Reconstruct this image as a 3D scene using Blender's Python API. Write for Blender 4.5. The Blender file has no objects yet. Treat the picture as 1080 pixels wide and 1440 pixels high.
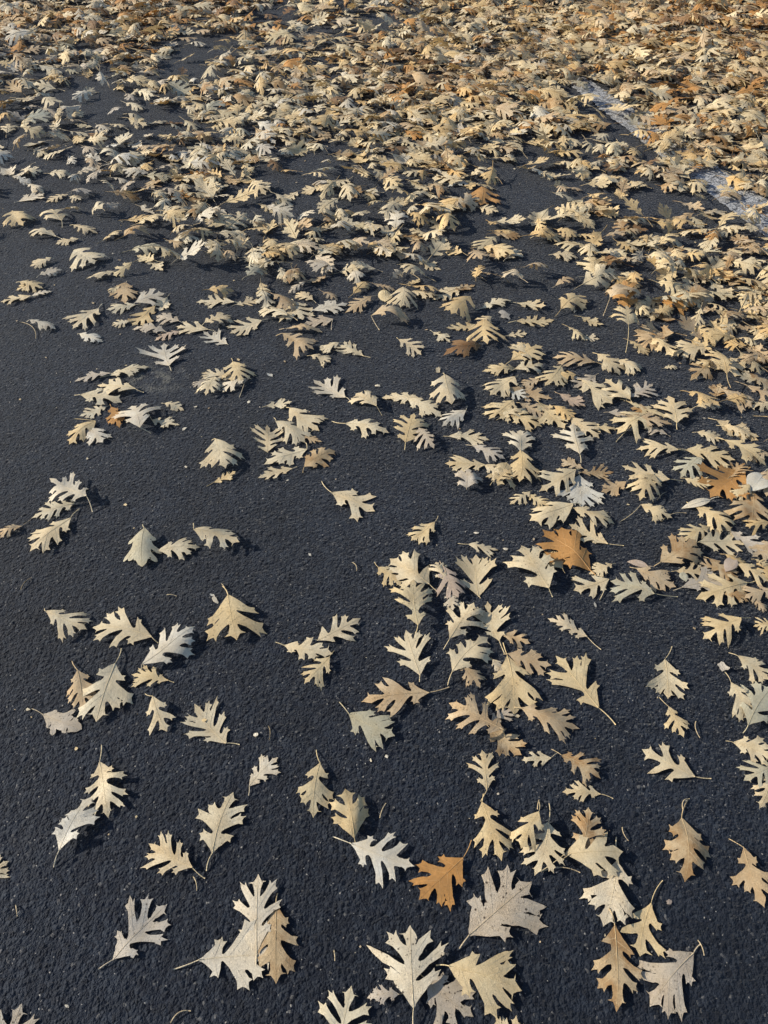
import bpy, math, random, zlib
import numpy as np
from mathutils import Vector
from mathutils.geometry import delaunay_2d_cdt

scene = bpy.context.scene
COL = scene.collection

# ---------------------------------------------------------------- camera
cam = bpy.data.cameras.new('camera')
cam.sensor_fit = 'VERTICAL'
cam.sensor_height = 24.0
cam.lens = 24.0 * 1080.0 / 1440.0
cam.clip_start = 0.02
cam.clip_end = 2000.0
cam_ob = bpy.data.objects.new('camera', cam)
COL.objects.link(cam_ob)
cam_ob.location = (0.0, 0.0, 1.5)
cam_ob.rotation_euler = (math.radians(90.0 - 46.7979), 0.0, 0.0)
scene.camera = cam_ob

# ---------------------------------------------------------------- light
SUN_EL = math.radians(26.0)
SHADOW_DIR = Vector((1.0, -0.12, 0.0)).normalized()
travel = Vector((SHADOW_DIR.x * math.cos(SUN_EL), SHADOW_DIR.y * math.cos(SUN_EL), -math.sin(SUN_EL)))
world = bpy.data.worlds.new('World')
scene.world = world
world.use_nodes = True
wn = world.node_tree
sky = wn.nodes.new('ShaderNodeTexSky')
sky.sky_type = 'NISHITA'
sky.sun_disc = False
sky.sun_elevation = SUN_EL
sky.sun_rotation = math.atan2(-SHADOW_DIR.x, -SHADOW_DIR.y)
bg = wn.nodes['Background']
bg.inputs['Strength'].default_value = 0.09
wn.links.new(sky.outputs[0], bg.inputs['Color'])
sun = bpy.data.lights.new('sun', 'SUN')
sun.energy = 4.2
sun.angle = math.radians(0.5)
sun.color = (1.0, 0.885, 0.715)
sun_ob = bpy.data.objects.new('sun', sun)
sun_ob.rotation_euler = travel.to_track_quat('-Z', 'Y').to_euler()
sun_ob.location = (-6, 1, 4)
COL.objects.link(sun_ob)
scene.view_settings.view_transform = 'Standard'
scene.view_settings.look = 'None'
scene.view_settings.exposure = 0.72
scene.view_settings.gamma = 1.0
scene.render.engine = 'CYCLES'
scene.cycles.max_bounces = 6

# ---------------------------------------------------------------- node helpers
def new_mat(name):
    m = bpy.data.materials.new(name)
    m.use_nodes = True
    nt = m.node_tree
    nt.nodes.clear()
    out = nt.nodes.new('ShaderNodeOutputMaterial')
    return m, nt, out

class NT:
    def __init__(self, nt): self.nt = nt
    def node(self, kind, **kw):
        n = self.nt.nodes.new(kind)
        for k, v in kw.items():
            if k in n.inputs: n.inputs[k].default_value = v
            else: setattr(n, k, v)
        return n
    def link(self, a, b): self.nt.links.new(a, b)
    def noise(self, vec, scale, detail=3.0, rough=0.55):
        n = self.node('ShaderNodeTexNoise')
        n.inputs['Scale'].default_value = scale
        n.inputs['Detail'].default_value = detail
        n.inputs['Roughness'].default_value = rough
        if vec is not None: self.link(vec, n.inputs['Vector'])
        return n
    def vor(self, vec, scale, feature='F1', rnd=1.0):
        n = self.node('ShaderNodeTexVoronoi')
        n.feature = feature
        n.inputs['Scale'].default_value = scale
        n.inputs['Randomness'].default_value = rnd
        if vec is not None: self.link(vec, n.inputs['Vector'])
        return n
    def ramp(self, fac, stops, interp='LINEAR'):
        n = self.node('ShaderNodeValToRGB')
        cr = n.color_ramp
        cr.interpolation = interp
        while len(cr.elements) < len(stops): cr.elements.new(0.5)
        for e, (p, c) in zip(cr.elements, stops):
            e.position = p
            e.color = (c, c, c, 1) if not isinstance(c, tuple) else (*c, 1)
        self.link(fac, n.inputs['Fac'])
        return n.outputs['Color']
    def math(self, op, a, b=None, c=None, clamp=False):
        n = self.node('ShaderNodeMath')
        n.operation = op
        n.use_clamp = clamp
        for i, v in enumerate((a, b, c)):
            if v is None: continue
            if isinstance(v, (int, float)): n.inputs[i].default_value = v
            else: self.link(v, n.inputs[i])
        return n.outputs[0]
    def mix(self, fac, a, b, blend='MIX'):
        n = self.node('ShaderNodeMix')
        n.data_type = 'RGBA'
        n.blend_type = blend
        n.clamp_factor = True
        for sock, v in ((n.inputs[0], fac), (n.inputs[6], a), (n.inputs[7], b)):
            if isinstance(v, (int, float)): sock.default_value = v
            elif isinstance(v, tuple): sock.default_value = (*v, 1)
            else: self.link(v, sock)
        return n.outputs[2]

def asphalt_material(paint=False):
    m, nt, out = new_mat('road_paint' if paint else 'asphalt')
    g = NT(nt)
    co = g.node('ShaderNodeTexCoord').outputs['Object']
    warp = g.noise(co, 60, 2)
    add = g.node('ShaderNodeVectorMath', operation='MULTIPLY_ADD')
    g.link(warp.outputs['Color'], add.inputs[0])
    add.inputs[1].default_value = (0.006, 0.006, 0.006)
    g.link(co, add.inputs[2])
    p = add.outputs[0]
    st1 = g.vor(p, 95)                 # about 10 mm stones
    st2 = g.vor(p, 190)                # grit
    st3 = g.vor(p, 420)
    fine = g.noise(p, 900, 2)
    big = g.noise(co, 1.3, 4)
    mid = g.noise(co, 9, 4)
    # height: rounded stones set in binder, some missing
    h1 = g.math('SUBTRACT', 1.0, g.math('MULTIPLY', st1.outputs['Distance'], 1.25), clamp=True)
    h2 = g.math('SUBTRACT', 1.0, g.math('MULTIPLY', st2.outputs['Distance'], 1.25), clamp=True)
    h3 = g.math('SUBTRACT', 1.0, g.math('MULTIPLY', st3.outputs['Distance'], 1.25), clamp=True)
    sel = g.node('ShaderNodeSeparateColor')
    g.link(st1.outputs['Color'], sel.inputs[0])
    sel2 = g.node('ShaderNodeSeparateColor')
    g.link(st2.outputs['Color'], sel2.inputs[0])
    sel3 = g.node('ShaderNodeSeparateColor')
    g.link(st3.outputs['Color'], sel3.inputs[0])
    h = g.math('MULTIPLY', g.math('MULTIPLY', h1, sel.outputs[0]), 0.0092)
    h = g.math('ADD', h, g.math('MULTIPLY', g.math('MULTIPLY', h2, sel2.outputs[0]), 0.0062))
    h = g.math('ADD', h, g.math('MULTIPLY', g.math('MULTIPLY', h3, sel3.outputs[0]), 0.0026))
    h = g.math('ADD', h, g.math('MULTIPLY', fine.outputs[0], 0.0005))
    h = g.math('ADD', h, g.math('MULTIPLY', mid.outputs[0], 0.004))
    bump = g.node('ShaderNodeBump')
    bump.inputs['Strength'].default_value = 0.5 if paint else 0.95
    bump.inputs['Distance'].default_value = 1.0
    g.link(h, bump.inputs['Height'])
    b = g.node('ShaderNodeBsdfPrincipled')
    base = g.mix(sel.outputs[1], (0.0045, 0.0072, 0.0145), (0.0180, 0.0250, 0.0390))
    base = g.mix(g.math('MULTIPLY', sel2.outputs[1], 0.6), base, (0.0055, 0.0098, 0.021))
    # a few pale stones and worn grains
    pale = g.math('GREATER_THAN', sel2.outputs[2], 0.985)
    base = g.mix(g.math('MULTIPLY', pale, 0.40), base, (0.16, 0.16, 0.16))
    pale3 = g.math('GREATER_THAN', sel3.outputs[2], 0.996)
    base = g.mix(g.math('MULTIPLY', pale3, 0.45), base, (0.45, 0.44, 0.42))
    base = g.mix(1.0, base, g.ramp(big.outputs[0], [(0.3, 0.80), (0.7, 1.22)]), 'MULTIPLY')
    base = g.mix(1.0, base, g.ramp(mid.outputs[0], [(0.3, 0.85), (0.7, 1.15)]), 'MULTIPLY')
    # worn dusty film
    dust = g.ramp(g.noise(co, 3.2, 6, 0.7).outputs[0], [(0.56, 0.0), (0.78, 0.35)])
    base = g.mix(dust, base, (0.036, 0.040, 0.047))
    # a pale scuff on the tar
    sc = g.node('ShaderNodeVectorMath', operation='SUBTRACT')
    g.link(co, sc.inputs[0]); sc.inputs[1].default_value = (-0.744, 1.992, 0)
    sc2 = g.node('ShaderNodeVectorMath', operation='MULTIPLY')
    g.link(sc.outputs[0], sc2.inputs[0]); sc2.inputs[1].default_value = (7, 11, 1)
    sl = g.node('ShaderNodeVectorMath', operation='LENGTH')
    g.link(sc2.outputs[0], sl.inputs[0])
    sm = g.math('MULTIPLY', g.ramp(sl.outputs['Value'], [(0.1, 1.0), (1.0, 0.0)]), g.ramp(g.noise(co, 22, 6, 0.7).outputs[0], [(0.46, 0.0), (0.64, 0.75)]))
    base = g.mix(sm, base, (0.22, 0.22, 0.19))
    if paint:
        wear = g.ramp(g.math('ADD', g.math('MULTIPLY', h1, 0.25), g.noise(co, 38, 6, 0.75).outputs[0]), [(0.44, 0.0), (0.70, 0.9)])
        base = g.mix(wear, base, (0.42, 0.44, 0.47))
    g.link(base, b.inputs['Base Color'])
    b.inputs['Roughness'].default_value = 0.72
    b.inputs['Specular IOR Level'].default_value = 0.12
    b.inputs['Sheen Weight'].default_value = 0.135
    b.inputs['Sheen Tint'].default_value = (0.92, 0.96, 1.0, 1)
    b.inputs['Sheen Roughness'].default_value = 0.45
    g.link(bump.outputs[0], b.inputs['Normal'])
    g.link(b.outputs[0], out.inputs['Surface'])
    return m

def leaf_material(vein=False):
    m, nt, out = new_mat('leaf_vein' if vein else 'dry_leaf')
    g = NT(nt)
    tint = g.node('ShaderNodeAttribute', attribute_name='tint').outputs['Color']
    luv = g.node('ShaderNodeAttribute', attribute_name='leaf_pos').outputs['Vector']
    wear = g.node('ShaderNodeSeparateXYZ')
    g.link(g.node('ShaderNodeAttribute', attribute_name='wear').outputs['Vector'], wear.inputs[0])
    patch, spot = wear.outputs[0], wear.outputs[1]
    b = g.node('ShaderNodeBsdfPrincipled')
    n1 = g.noise(luv, 3.0, 3)
    n2 = g.noise(luv, 26, 4, 0.65)
    c = g.mix(1.0, tint, g.ramp(n1.outputs[0], [(0.28, (0.92, 0.86, 0.77)), (0.72, (1.07, 1.08, 1.10))]), 'MULTIPLY')
    c = g.mix(1.0, c, g.ramp(n2.outputs[0], [(0.25, 0.82), (0.75, 1.10)]), 'MULTIPLY')
    # brown dried patches
    pn = g.noise(luv, 2.6, 4, 0.6)
    pm = g.math('MULTIPLY', g.ramp(pn.outputs[0], [(0.42, 0.0), (0.60, 1.0)]), patch)
    c = g.mix(pm, c, (0.30, 0.165, 0.060))
    # the blade is tanner along the midrib, with pale bare lateral ribs
    ax = g.node('ShaderNodeSeparateXYZ')
    g.link(g.node('ShaderNodeAttribute', attribute_name='axis').outputs['Vector'], ax.inputs[0])
    ay = g.math('ABSOLUTE', ax.outputs[1])
    core = g.math('ADD', ay, g.math('MULTIPLY', g.noise(luv, 5, 3).outputs[0], .16))
    cm = g.math('MULTIPLY', g.ramp(core, [(.09, 1.0), (.27, 0.0)]), wear.outputs[2])
    c = g.mix(cm, c, g.mix(1.0, c, (.80, .66, .46), 'MULTIPLY'))
    rim = g.math('MULTIPLY', g.ramp(g.math('ADD', ay, g.math('MULTIPLY', g.noise(luv, 8, 3).outputs[0], .2)), [(.30, 0.0), (.50, 1.0)]), .35)
    c = g.mix(rim, c, g.mix(1.0, c, (.92, .86, .77), 'MULTIPLY'))
    # dark blotches, pin spots and little holes of rot
    v = g.vor(luv, 15)
    v2 = g.vor(luv, 34)
    sp = g.ramp(v.outputs['Distance'], [(0.12, 1.0), (0.30, 0.0)])
    sp2 = g.ramp(v2.outputs['Distance'], [(0.10, 1.0), (0.22, 0.0)])
    keep = g.ramp(g.noise(luv, 7, 2).outputs[0], [(0.45, 0.0), (0.54, 1.0)])
    sm = g.math('MULTIPLY', g.math('MULTIPLY', g.math('MAXIMUM', sp, sp2), keep), spot)
    c = g.mix(sm, c, (0.055, 0.042, 0.032))
    # fine net of veinlets
    net = g.vor(luv, 42, 'DISTANCE_TO_EDGE')
    nm = g.ramp(net.outputs['Distance'], [(0.0, 1.0), (0.09, 0.0)])
    c = g.mix(g.math('MULTIPLY', nm, 0.14), c, (0.33, 0.25, 0.14))
    if vein:
        c = g.mix(0.30, tint, (0.48, 0.38, 0.22))
    g.link(c, b.inputs['Base Color'])
    b.inputs['Roughness'].default_value = 0.50
    b.inputs['Specular IOR Level'].default_value = 0.35
    bump = g.node('ShaderNodeBump')
    bump.inputs['Strength'].default_value = 0.6
    bump.inputs['Distance'].default_value = 0.0028
    g.link(g.math('ADD', g.math('MULTIPLY', nm, 0.5), g.noise(luv, 9, 5, .6).outputs[0]), bump.inputs['Height'])
    g.link(bump.outputs[0], b.inputs['Normal'])
    tr = g.node('ShaderNodeBsdfTranslucent')
    g.link(g.mix(1.0, c, (1.0, 0.86, 0.62), 'MULTIPLY'), tr.inputs['Color'])
    mx = g.node('ShaderNodeMixShader')
    mx.inputs[0].default_value = 0.0 if vein else 0.17
    g.link(b.outputs[0], mx.inputs[1])
    g.link(tr.outputs[0], mx.inputs[2])
    g.link(mx.outputs[0], out.inputs['Surface'])
    return m

M_ASPHALT = asphalt_material()
M_PAINT = asphalt_material(True)
M_LEAF = leaf_material()
M_VEIN = leaf_material(True)

# ---------------------------------------------------------------- ground
def sheet(name, pts, z, mat):
    me = bpy.data.meshes.new(name)
    me.from_pydata([(x, y, z) for x, y in pts], [], [tuple(range(len(pts)))])
    me.materials.append(mat)
    o = bpy.data.objects.new(name, me)
    o['kind'] = 'structure'
    COL.objects.link(o)
    return o

sheet('asphalt', [(-300, -300), (300, -300), (300, 600), (-300, 600)], 0.0, M_ASPHALT)
LINE = [(0.662, 6.047), (2.025, 1.167), (2.165, 1.671), (0.94, 5.457)]
def ragged(a, b, n, amp, seed):
    r = random.Random(seed)
    return [(a[0]+(b[0]-a[0])*k/n + r.gauss(0, amp), a[1]+(b[1]-a[1])*k/n) for k in range(n+1)]
sheet('painted_line', ragged(LINE[0], LINE[1], 220, .006, 1) + ragged(LINE[2], LINE[3], 220, .006, 2), 0.004, M_PAINT)

# ---------------------------------------------------------------- leaf shapes
def bez3(p0, p1, p2, p3, n):
    t = np.linspace(0, 1, n + 1)[1:-1, None]
    return ((1-t)**3)*p0 + 3*((1-t)**2)*t*p1 + 3*(1-t)*t*t*p2 + (t**3)*p3

def bez2(p0, p1, p2, n):
    t = np.linspace(0, 1, n + 1)[1:-1, None]
    return ((1-t)**2)*p0 + 2*(1-t)*t*p1 + t*t*p2

def oak_outline(r, w, style='', detail=8):
    """outline of one oak leaf, base at 0,0 and tip at 1,0; also the lobe axes of both sides for the veins"""
    n = r.choices([2, 3, 4], [0.18, 0.60, 0.22])[0]
    if w < 0.62 or '3' in style: n = 3
    xs = {2: [.24, .47], 3: [.19, .37, .55], 4: [.15, .30, .45, .60]}[n]
    an = {2: [60, 48], 3: [66, 54, 45], 4: [70, 60, 52, 44]}[n]
    yt = {2: [.85, .95], 3: [.66, 1.0, .70], 4: [.5, .85, 1.0, .62]}[n]
    hw0 = {2: .076, 3: .059, 4: .047}[n] * (0.75 + 0.35 * w)
    deep = r.uniform(.032, .072)
    hw0 *= r.uniform(.84, 1.26)
    turn = r.uniform(-9, 8)
    low = r.uniform(.75, 1.15)
    shallow = 'j' in style
    if shallow: deep = .19
    sides, axes = [], []
    for sgn in (1, -1):
        P = []
        L, D = [], []
        for i in range(n):
            a = math.radians(an[i] + turn + r.uniform(-7, 7))
            y = 0.5 * w * yt[i] * r.uniform(.84, 1.10) * (low if i == 0 else 1)
            if shallow: y *= .85
            l = min(y / math.sin(a), ((.92 if i == n - 1 else .84) - xs[i]) / math.cos(a))
            if 'x' in style and sgn == 1 and i >= 1: l *= r.uniform(.35, .55)
            o = np.array([xs[i] + r.uniform(-.03, .03), 0.0])
            d = np.array([math.cos(a), math.sin(a)])
            nn = np.array([-d[1], d[0]])          # toward the base
            hw = hw0 * r.uniform(.85, 1.15) * (1.0 if i else .85)
            sh = r.uniform(.58, .66)
            pts = [o + d*l*sh + nn*hw*.92]
            if shallow:
                pts += [o + d*l*.85 + nn*hw*.9, o + d*l*.97 + nn*hw*.4, o + d*l, o + d*l*.95 - nn*hw*.5, o + d*l*.82 - nn*hw*.95]
            else:
                if r.random() < .85:
                    pts += [o + d*l*(sh*.45 + .42) + nn*hw*1.12, o + d*l*r.uniform(.80, .86) + nn*hw*r.uniform(1.3, 1.7), o + d*l*.84 + nn*hw*.62]
                else:
                    pts += [o + d*l*.85 + nn*hw*.55]
                pts += [o + d*l*.93 + nn*hw*.20, o + d*l*1.03, o + d*l*.91 - nn*hw*.28]
                if r.random() < .75:
                    pts += [o + d*l*.83 - nn*hw*.60, o + d*l*r.uniform(.84, .92) - nn*hw*r.uniform(1.15, 1.5), o + d*l*.76 - nn*hw*1.02]
            pts.append(o + d*l*(sh-.06) - nn*hw*.85)
            L.append(pts); D.append(d)
            axes.append((float(o[0]) - .02, float(d[0]*l*.94 + o[0]), sgn*float(d[1]*l*.94)))
        # terminal lobe
        tw = hw0 * r.uniform(.95, 1.3)
        x0 = xs[-1] + (1 - xs[-1]) * .60
        if shallow:
            T = [np.array(q) for q in ((x0, tw*1.6), (.93, tw*1.1))]
        elif r.random() < .85:
            T = [np.array(q) for q in ((x0, tw*.95), (x0+.055, tw*1.25), (.885, tw*r.uniform(1.7, 2.2)), (.893, tw*.92), (.935, tw*.50), (.97, tw*.20))]
        else:
            T = [np.array(q) for q in ((x0, tw*1.0), (.85, tw*1.15), (.90, tw*.8), (.955, tw*.3))]
        # base wedge
        first = L[0][0]
        q = np.array([0.0, 0.010])
        P.append(q)
        k = r.uniform(.2, .75)
        P += list(bez3(q, np.array([first[0]*.25, first[1]*(.10 + .30*k)]), np.array([first[0]*.62, first[1]*(.40 + .45*k)]), first, max(4, detail - 2)))
        for i in range(n):
            P += L[i]
            nxt = L[i+1][0] if i + 1 < n else T[0]
            a0 = L[i][-1]
            dn = D[i+1] if i + 1 < n else np.array([math.cos(.30), math.sin(.30)])
            dd = D[i]
            s_ = deep * r.uniform(.8, 1.25) * (1.0 if i + 1 < n else .9)
            while True:
                x1 = a0[0] - (a0[1]-s_)*dd[0]/dd[1]
                x2 = nxt[0] - max(nxt[1]-s_, 0)*dn[0]/dn[1]
                if x2 - x1 >= .066 or s_ > min(a0[1], nxt[1]) - .02: break
                s_ += .008
            x1, x2 = min(x1, a0[0]), max(x2, min(x1, a0[0]) + .02)
            x2 = min(x2, nxt[0]) if nxt[0] > x1 + .02 else x2
            S = np.array([(x1+x2)*.5, s_])
            P += list(bez2(a0, np.array([x1, s_]), S, detail//2 + 1)) + [S] + list(bez2(S, np.array([x2, s_]), nxt, detail//2 + 1))
        P += T
        jit = .004 if 'g' not in style else .009
        P = [np.array([p[0] + r.uniform(-jit, jit), max(p[1] + r.uniform(-jit, jit), .004)]) for p in P]
        sides.append([(p[0], sgn * p[1]) for p in P])
    out = sides[0] + [(1.0, 0.0)] + sides[1][::-1]
    return np.array(out), axes

def inside(poly, p):
    x, y = p[:, 0][:, None], p[:, 1][:, None]
    x0, y0 = poly[:, 0][None], poly[:, 1][None]
    x1, y1 = np.roll(poly[:, 0], -1)[None], np.roll(poly[:, 1], -1)[None]
    c = ((y0 > y) != (y1 > y)) & (x < (x1-x0)*(y-y0)/(y1-y0+1e-12) + x0)
    return c.sum(1) % 2 == 1

def tessellate(poly, step):
    lo, hi = poly.min(0), poly.max(0)
    gx, gy = np.meshgrid(np.arange(lo[0], hi[0], step), np.arange(lo[1], hi[1], step*.87))
    gx = gx + (np.arange(gx.shape[0]) % 2)[:, None]*step*.5
    pts = np.stack([gx.ravel(), gy.ravel()], 1)
    pts = pts[inside(poly, pts)]
    if len(pts):
        d = np.sqrt(((pts[:, None] - poly[None])**2).sum(2)).min(1)
        pts = pts[d > step*.42]
    n = len(poly)
    V = [Vector(p) for p in poly] + [Vector(p) for p in pts]
    res = delaunay_2d_cdt(V, [(i, (i+1) % n) for i in range(n)], [], 0, 1e-5)
    vv = np.array([(v[0], v[1]) for v in res[0]])
    F = np.array([f for f in res[2] if len(f) == 3], int)
    cen = vv[F].mean(1)
    F = F[inside(poly, cen)]
    # all faces up
    a, b, c = vv[F[:, 0]], vv[F[:, 1]], vv[F[:, 2]]
    cr = (b[:, 0]-a[:, 0])*(c[:, 1]-a[:, 1]) - (b[:, 1]-a[:, 1])*(c[:, 0]-a[:, 0])
    F[cr < 0] = F[cr < 0][:, ::-1]
    return vv, F

class Form:
    """how one dry leaf is bent: arched, drooping lobes, waves, a bent axis"""
    def __init__(self, r, w, curl=1.0, up=False):
        self.w = w
        s = 1.0 if r.random() < .86 or up else -.55
        self.ka = s * r.uniform(.10, .42) * curl
        self.kl = s * r.uniform(.25, .95) * curl
        self.kr = s * r.uniform(.25, .95) * curl
        self.fold = r.uniform(-.05, .10) * curl
        self.bend = r.uniform(-.10, .10)
        self.tipdrop = r.uniform(-.10, .35) * curl
        self.twist = r.uniform(-.22, .22) * curl
        self.wav = [(r.uniform(.004, .016)*min(1.3, .45+curl*.55), r.uniform(-9, 9), r.uniform(-13, 13), r.uniform(0, 6.3)) for _ in range(4)]
    def xy(self, x, y):
        c = self.bend * (4*x*(1-x)) * .5
        yy = y * (1 - .30*min(1.0, abs(self.kl))*np.abs(y))
        return x, yy + c
    def z(self, x, y):
        k = np.where(y > 0, self.kl, self.kr)
        z = -self.ka*(x-.42)**2 - k*y*y*1.1 + self.fold*np.abs(y) + self.twist*(x-.5)*y
        z = z - self.tipdrop*np.clip(x-.62, 0, 1)**2
        for a, fx, fy, ph in self.wav: z = z + a*np.sin(fx*x + fy*y + ph)
        return z
    def __call__(self, x, y, lift=0.0):
        x, y = np.asarray(x, float), np.asarray(y, float)
        a, b = self.xy(x, y)
        return np.stack([a, b, self.z(x, y) + lift], 1)

def tube(P, R, n=5):
    """closed tube along the points P with the radii R"""
    P = np.asarray(P, float)
    T = np.gradient(P, axis=0)
    T /= np.linalg.norm(T, axis=1)[:, None] + 1e-9
    up = np.array([0, 0, 1.0])
    A = np.cross(T, up); A /= np.linalg.norm(A, axis=1)[:, None] + 1e-9
    B = np.cross(A, T)
    th = np.arange(n) * 2*math.pi/n
    V = (P[:, None] + np.asarray(R)[:, None, None]*(np.cos(th)[None, :, None]*A[:, None] + np.sin(th)[None, :, None]*B[:, None])).reshape(-1, 3)
    F = []
    for i in range(len(P)-1):
        for j in range(n):
            k = (j+1) % n
            F.append((i*n+j, i*n+k, (i+1)*n+k, (i+1)*n+j))
    F.append(tuple(range(n)))
    F.append(tuple(range((len(P)-1)*n, len(P)*n))[::-1])
    return V, F

def ribbon(form, X, Y, wid, lift):
    """thin raised vein of triangular section following the blade"""
    X, Y = np.asarray(X), np.asarray(Y)
    tx, ty = np.gradient(X), np.gradient(Y)
    l = np.hypot(tx, ty) + 1e-9
    nx, ny = -ty/l, tx/l
    wv = wid*np.linspace(1, .3, len(X))
    a = form(X + nx*wv, Y + ny*wv, -.002)
    b = form(X, Y, lift)
    c = form(X - nx*wv, Y - ny*wv, -.002)
    V = np.stack([a, b, c], 1).reshape(-1, 3)
    F = []
    for i in range(len(X)-1):
        F += [(3*i, 3*i+3, 3*i+4, 3*i+1), (3*i+1, 3*i+4, 3*i+5, 3*i+2)]
    return V, F

# ---------------------------------------------------------------- heap height: what already lies at a spot
CELL = 0.01
HX0, HY0 = -3.6, 0.0
HM = np.full((820, 720), 0.0005)
def settle(V, pct):
    """lifts the vertices V so that they lie on what is already there"""
    ix = np.clip(((V[:, 0]-HX0)/CELL).astype(int), 0, 719)
    iy = np.clip(((V[:, 1]-HY0)/CELL).astype(int), 0, 819)
    h = HM[iy, ix]
    ground = 0.0015 - V[:, 2].min()
    need = h + 0.0012 - V[:, 2]
    up = max(ground, float(np.percentile(need, pct)))
    V = V + np.array([0, 0, up])
    np.maximum.at(HM, (iy, ix), V[:, 2])
    return V, up

TINT = {'p': (.70, .63, .465), 'w': (.70, .67, .58), 'g': (.53, .49, .425), 'y': (.70, .595, .38), 't': (.57, .46, .31),
        'o': (.50, .275, .095), 'b': (.23, .14, .072), 'l': (.51, .505, .40), 'u': (.62, .64, .61), 'k': (.53, .425, .275), 'r': (.52, .43, .36), 'a': (.66, .50, .265)}

def jittered(r, c, amt=.06):
    m = r.uniform(1-amt, 1+amt)
    k = r.uniform(-amt, amt)*.5
    return (c[0]*m*(1+k), c[1]*m, c[2]*m*(1-k*1.6))

def build(name, V, F, mats, parent=None, fm=None, tint=(.5, .5, .5), pos=None, wear=(0, 0, 0), smooth=True, origin=None, axis=None):
    me = bpy.data.meshes.new(name)
    V = np.asarray(V, float)
    o3 = np.zeros(3) if origin is None else np.asarray(origin, float)
    me.from_pydata((V - o3).tolist(), [], [tuple(int(i) for i in f) for f in F])
    for m in mats: me.materials.append(m)
    if fm is not None: me.polygons.foreach_set('material_index', np.asarray(fm, np.int32))
    if smooth: me.polygons.foreach_set('use_smooth', np.ones(len(F), bool))
    n = len(V)
    def attr(key, kind, dat):
        at = me.attributes.new(key, kind, 'POINT')
        at.data.foreach_set('color' if kind == 'FLOAT_COLOR' else 'vector', np.asarray(dat, np.float32).ravel())
    t = np.asarray(tint, float)
    if t.ndim == 1: t = np.repeat(t[None], n, 0)
    attr('tint', 'FLOAT_COLOR', np.concatenate([t, np.ones((n, 1))], 1))
    attr('leaf_pos', 'FLOAT_VECTOR', np.zeros((n, 3)) if pos is None else pos)
    wv = np.asarray(wear, float)
    if wv.ndim == 1: wv = np.repeat(wv[None], n, 0)
    attr('wear', 'FLOAT_VECTOR', wv)
    if axis is not None: attr('axis', 'FLOAT_VECTOR', axis)
    ob = bpy.data.objects.new(name, me)
    if parent is not None: ob.parent = parent
    elif origin is not None: ob.location = o3
    COL.objects.link(ob)
    return ob

def leaf_parts(r, w, style, curl, step=.06, detail=8, veins=True):
    poly, axes = oak_outline(r, w, style, detail)
    f = Form(r, w, curl, 'c' in style)
    if 'a' in style: f.ka, f.kl, f.kr, f.fold = .9, .5, .6, 0
    v2, F = tessellate(poly, step)
    V = f(v2[:, 0], v2[:, 1])
    off = np.array([r.uniform(0, 40), r.uniform(0, 40), r.uniform(0, 40)])
    pos = np.concatenate([v2, np.zeros((len(v2), 1))], 1) + off
    F = [tuple(q) for q in F.tolist()]
    fm = [0]*len(F)
    if veins:
        for x0, x1, y1 in axes:
            t = np.linspace(0, 1, 7)
            rv, rf = ribbon(f, x0 + (x1-x0)*t, y1*(t**1.12), .0052, .0030)
            k = len(V)
            V = np.concatenate([V, rv])
            pos = np.concatenate([pos, rv*[1, 1, 0] + off])
            F += [tuple(i+k for i in q) for q in rf]
            fm += [1]*len(rf)
    return V, F, fm, pos, f, off

def stalk_points(base, end, r, arch):
    n = 9
    t = np.linspace(0, 1, n)[:, None]
    b, e = np.asarray(base, float), np.asarray(end, float)
    d = e - b
    side = np.array([-d[1], d[0], 0.0]) * r.uniform(-.16, .16)
    m = (b + e)*.5 + side + np.array([0, 0, arch])
    return (1-t)**2*b + 2*t*(1-t)*m + t*t*e

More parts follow.
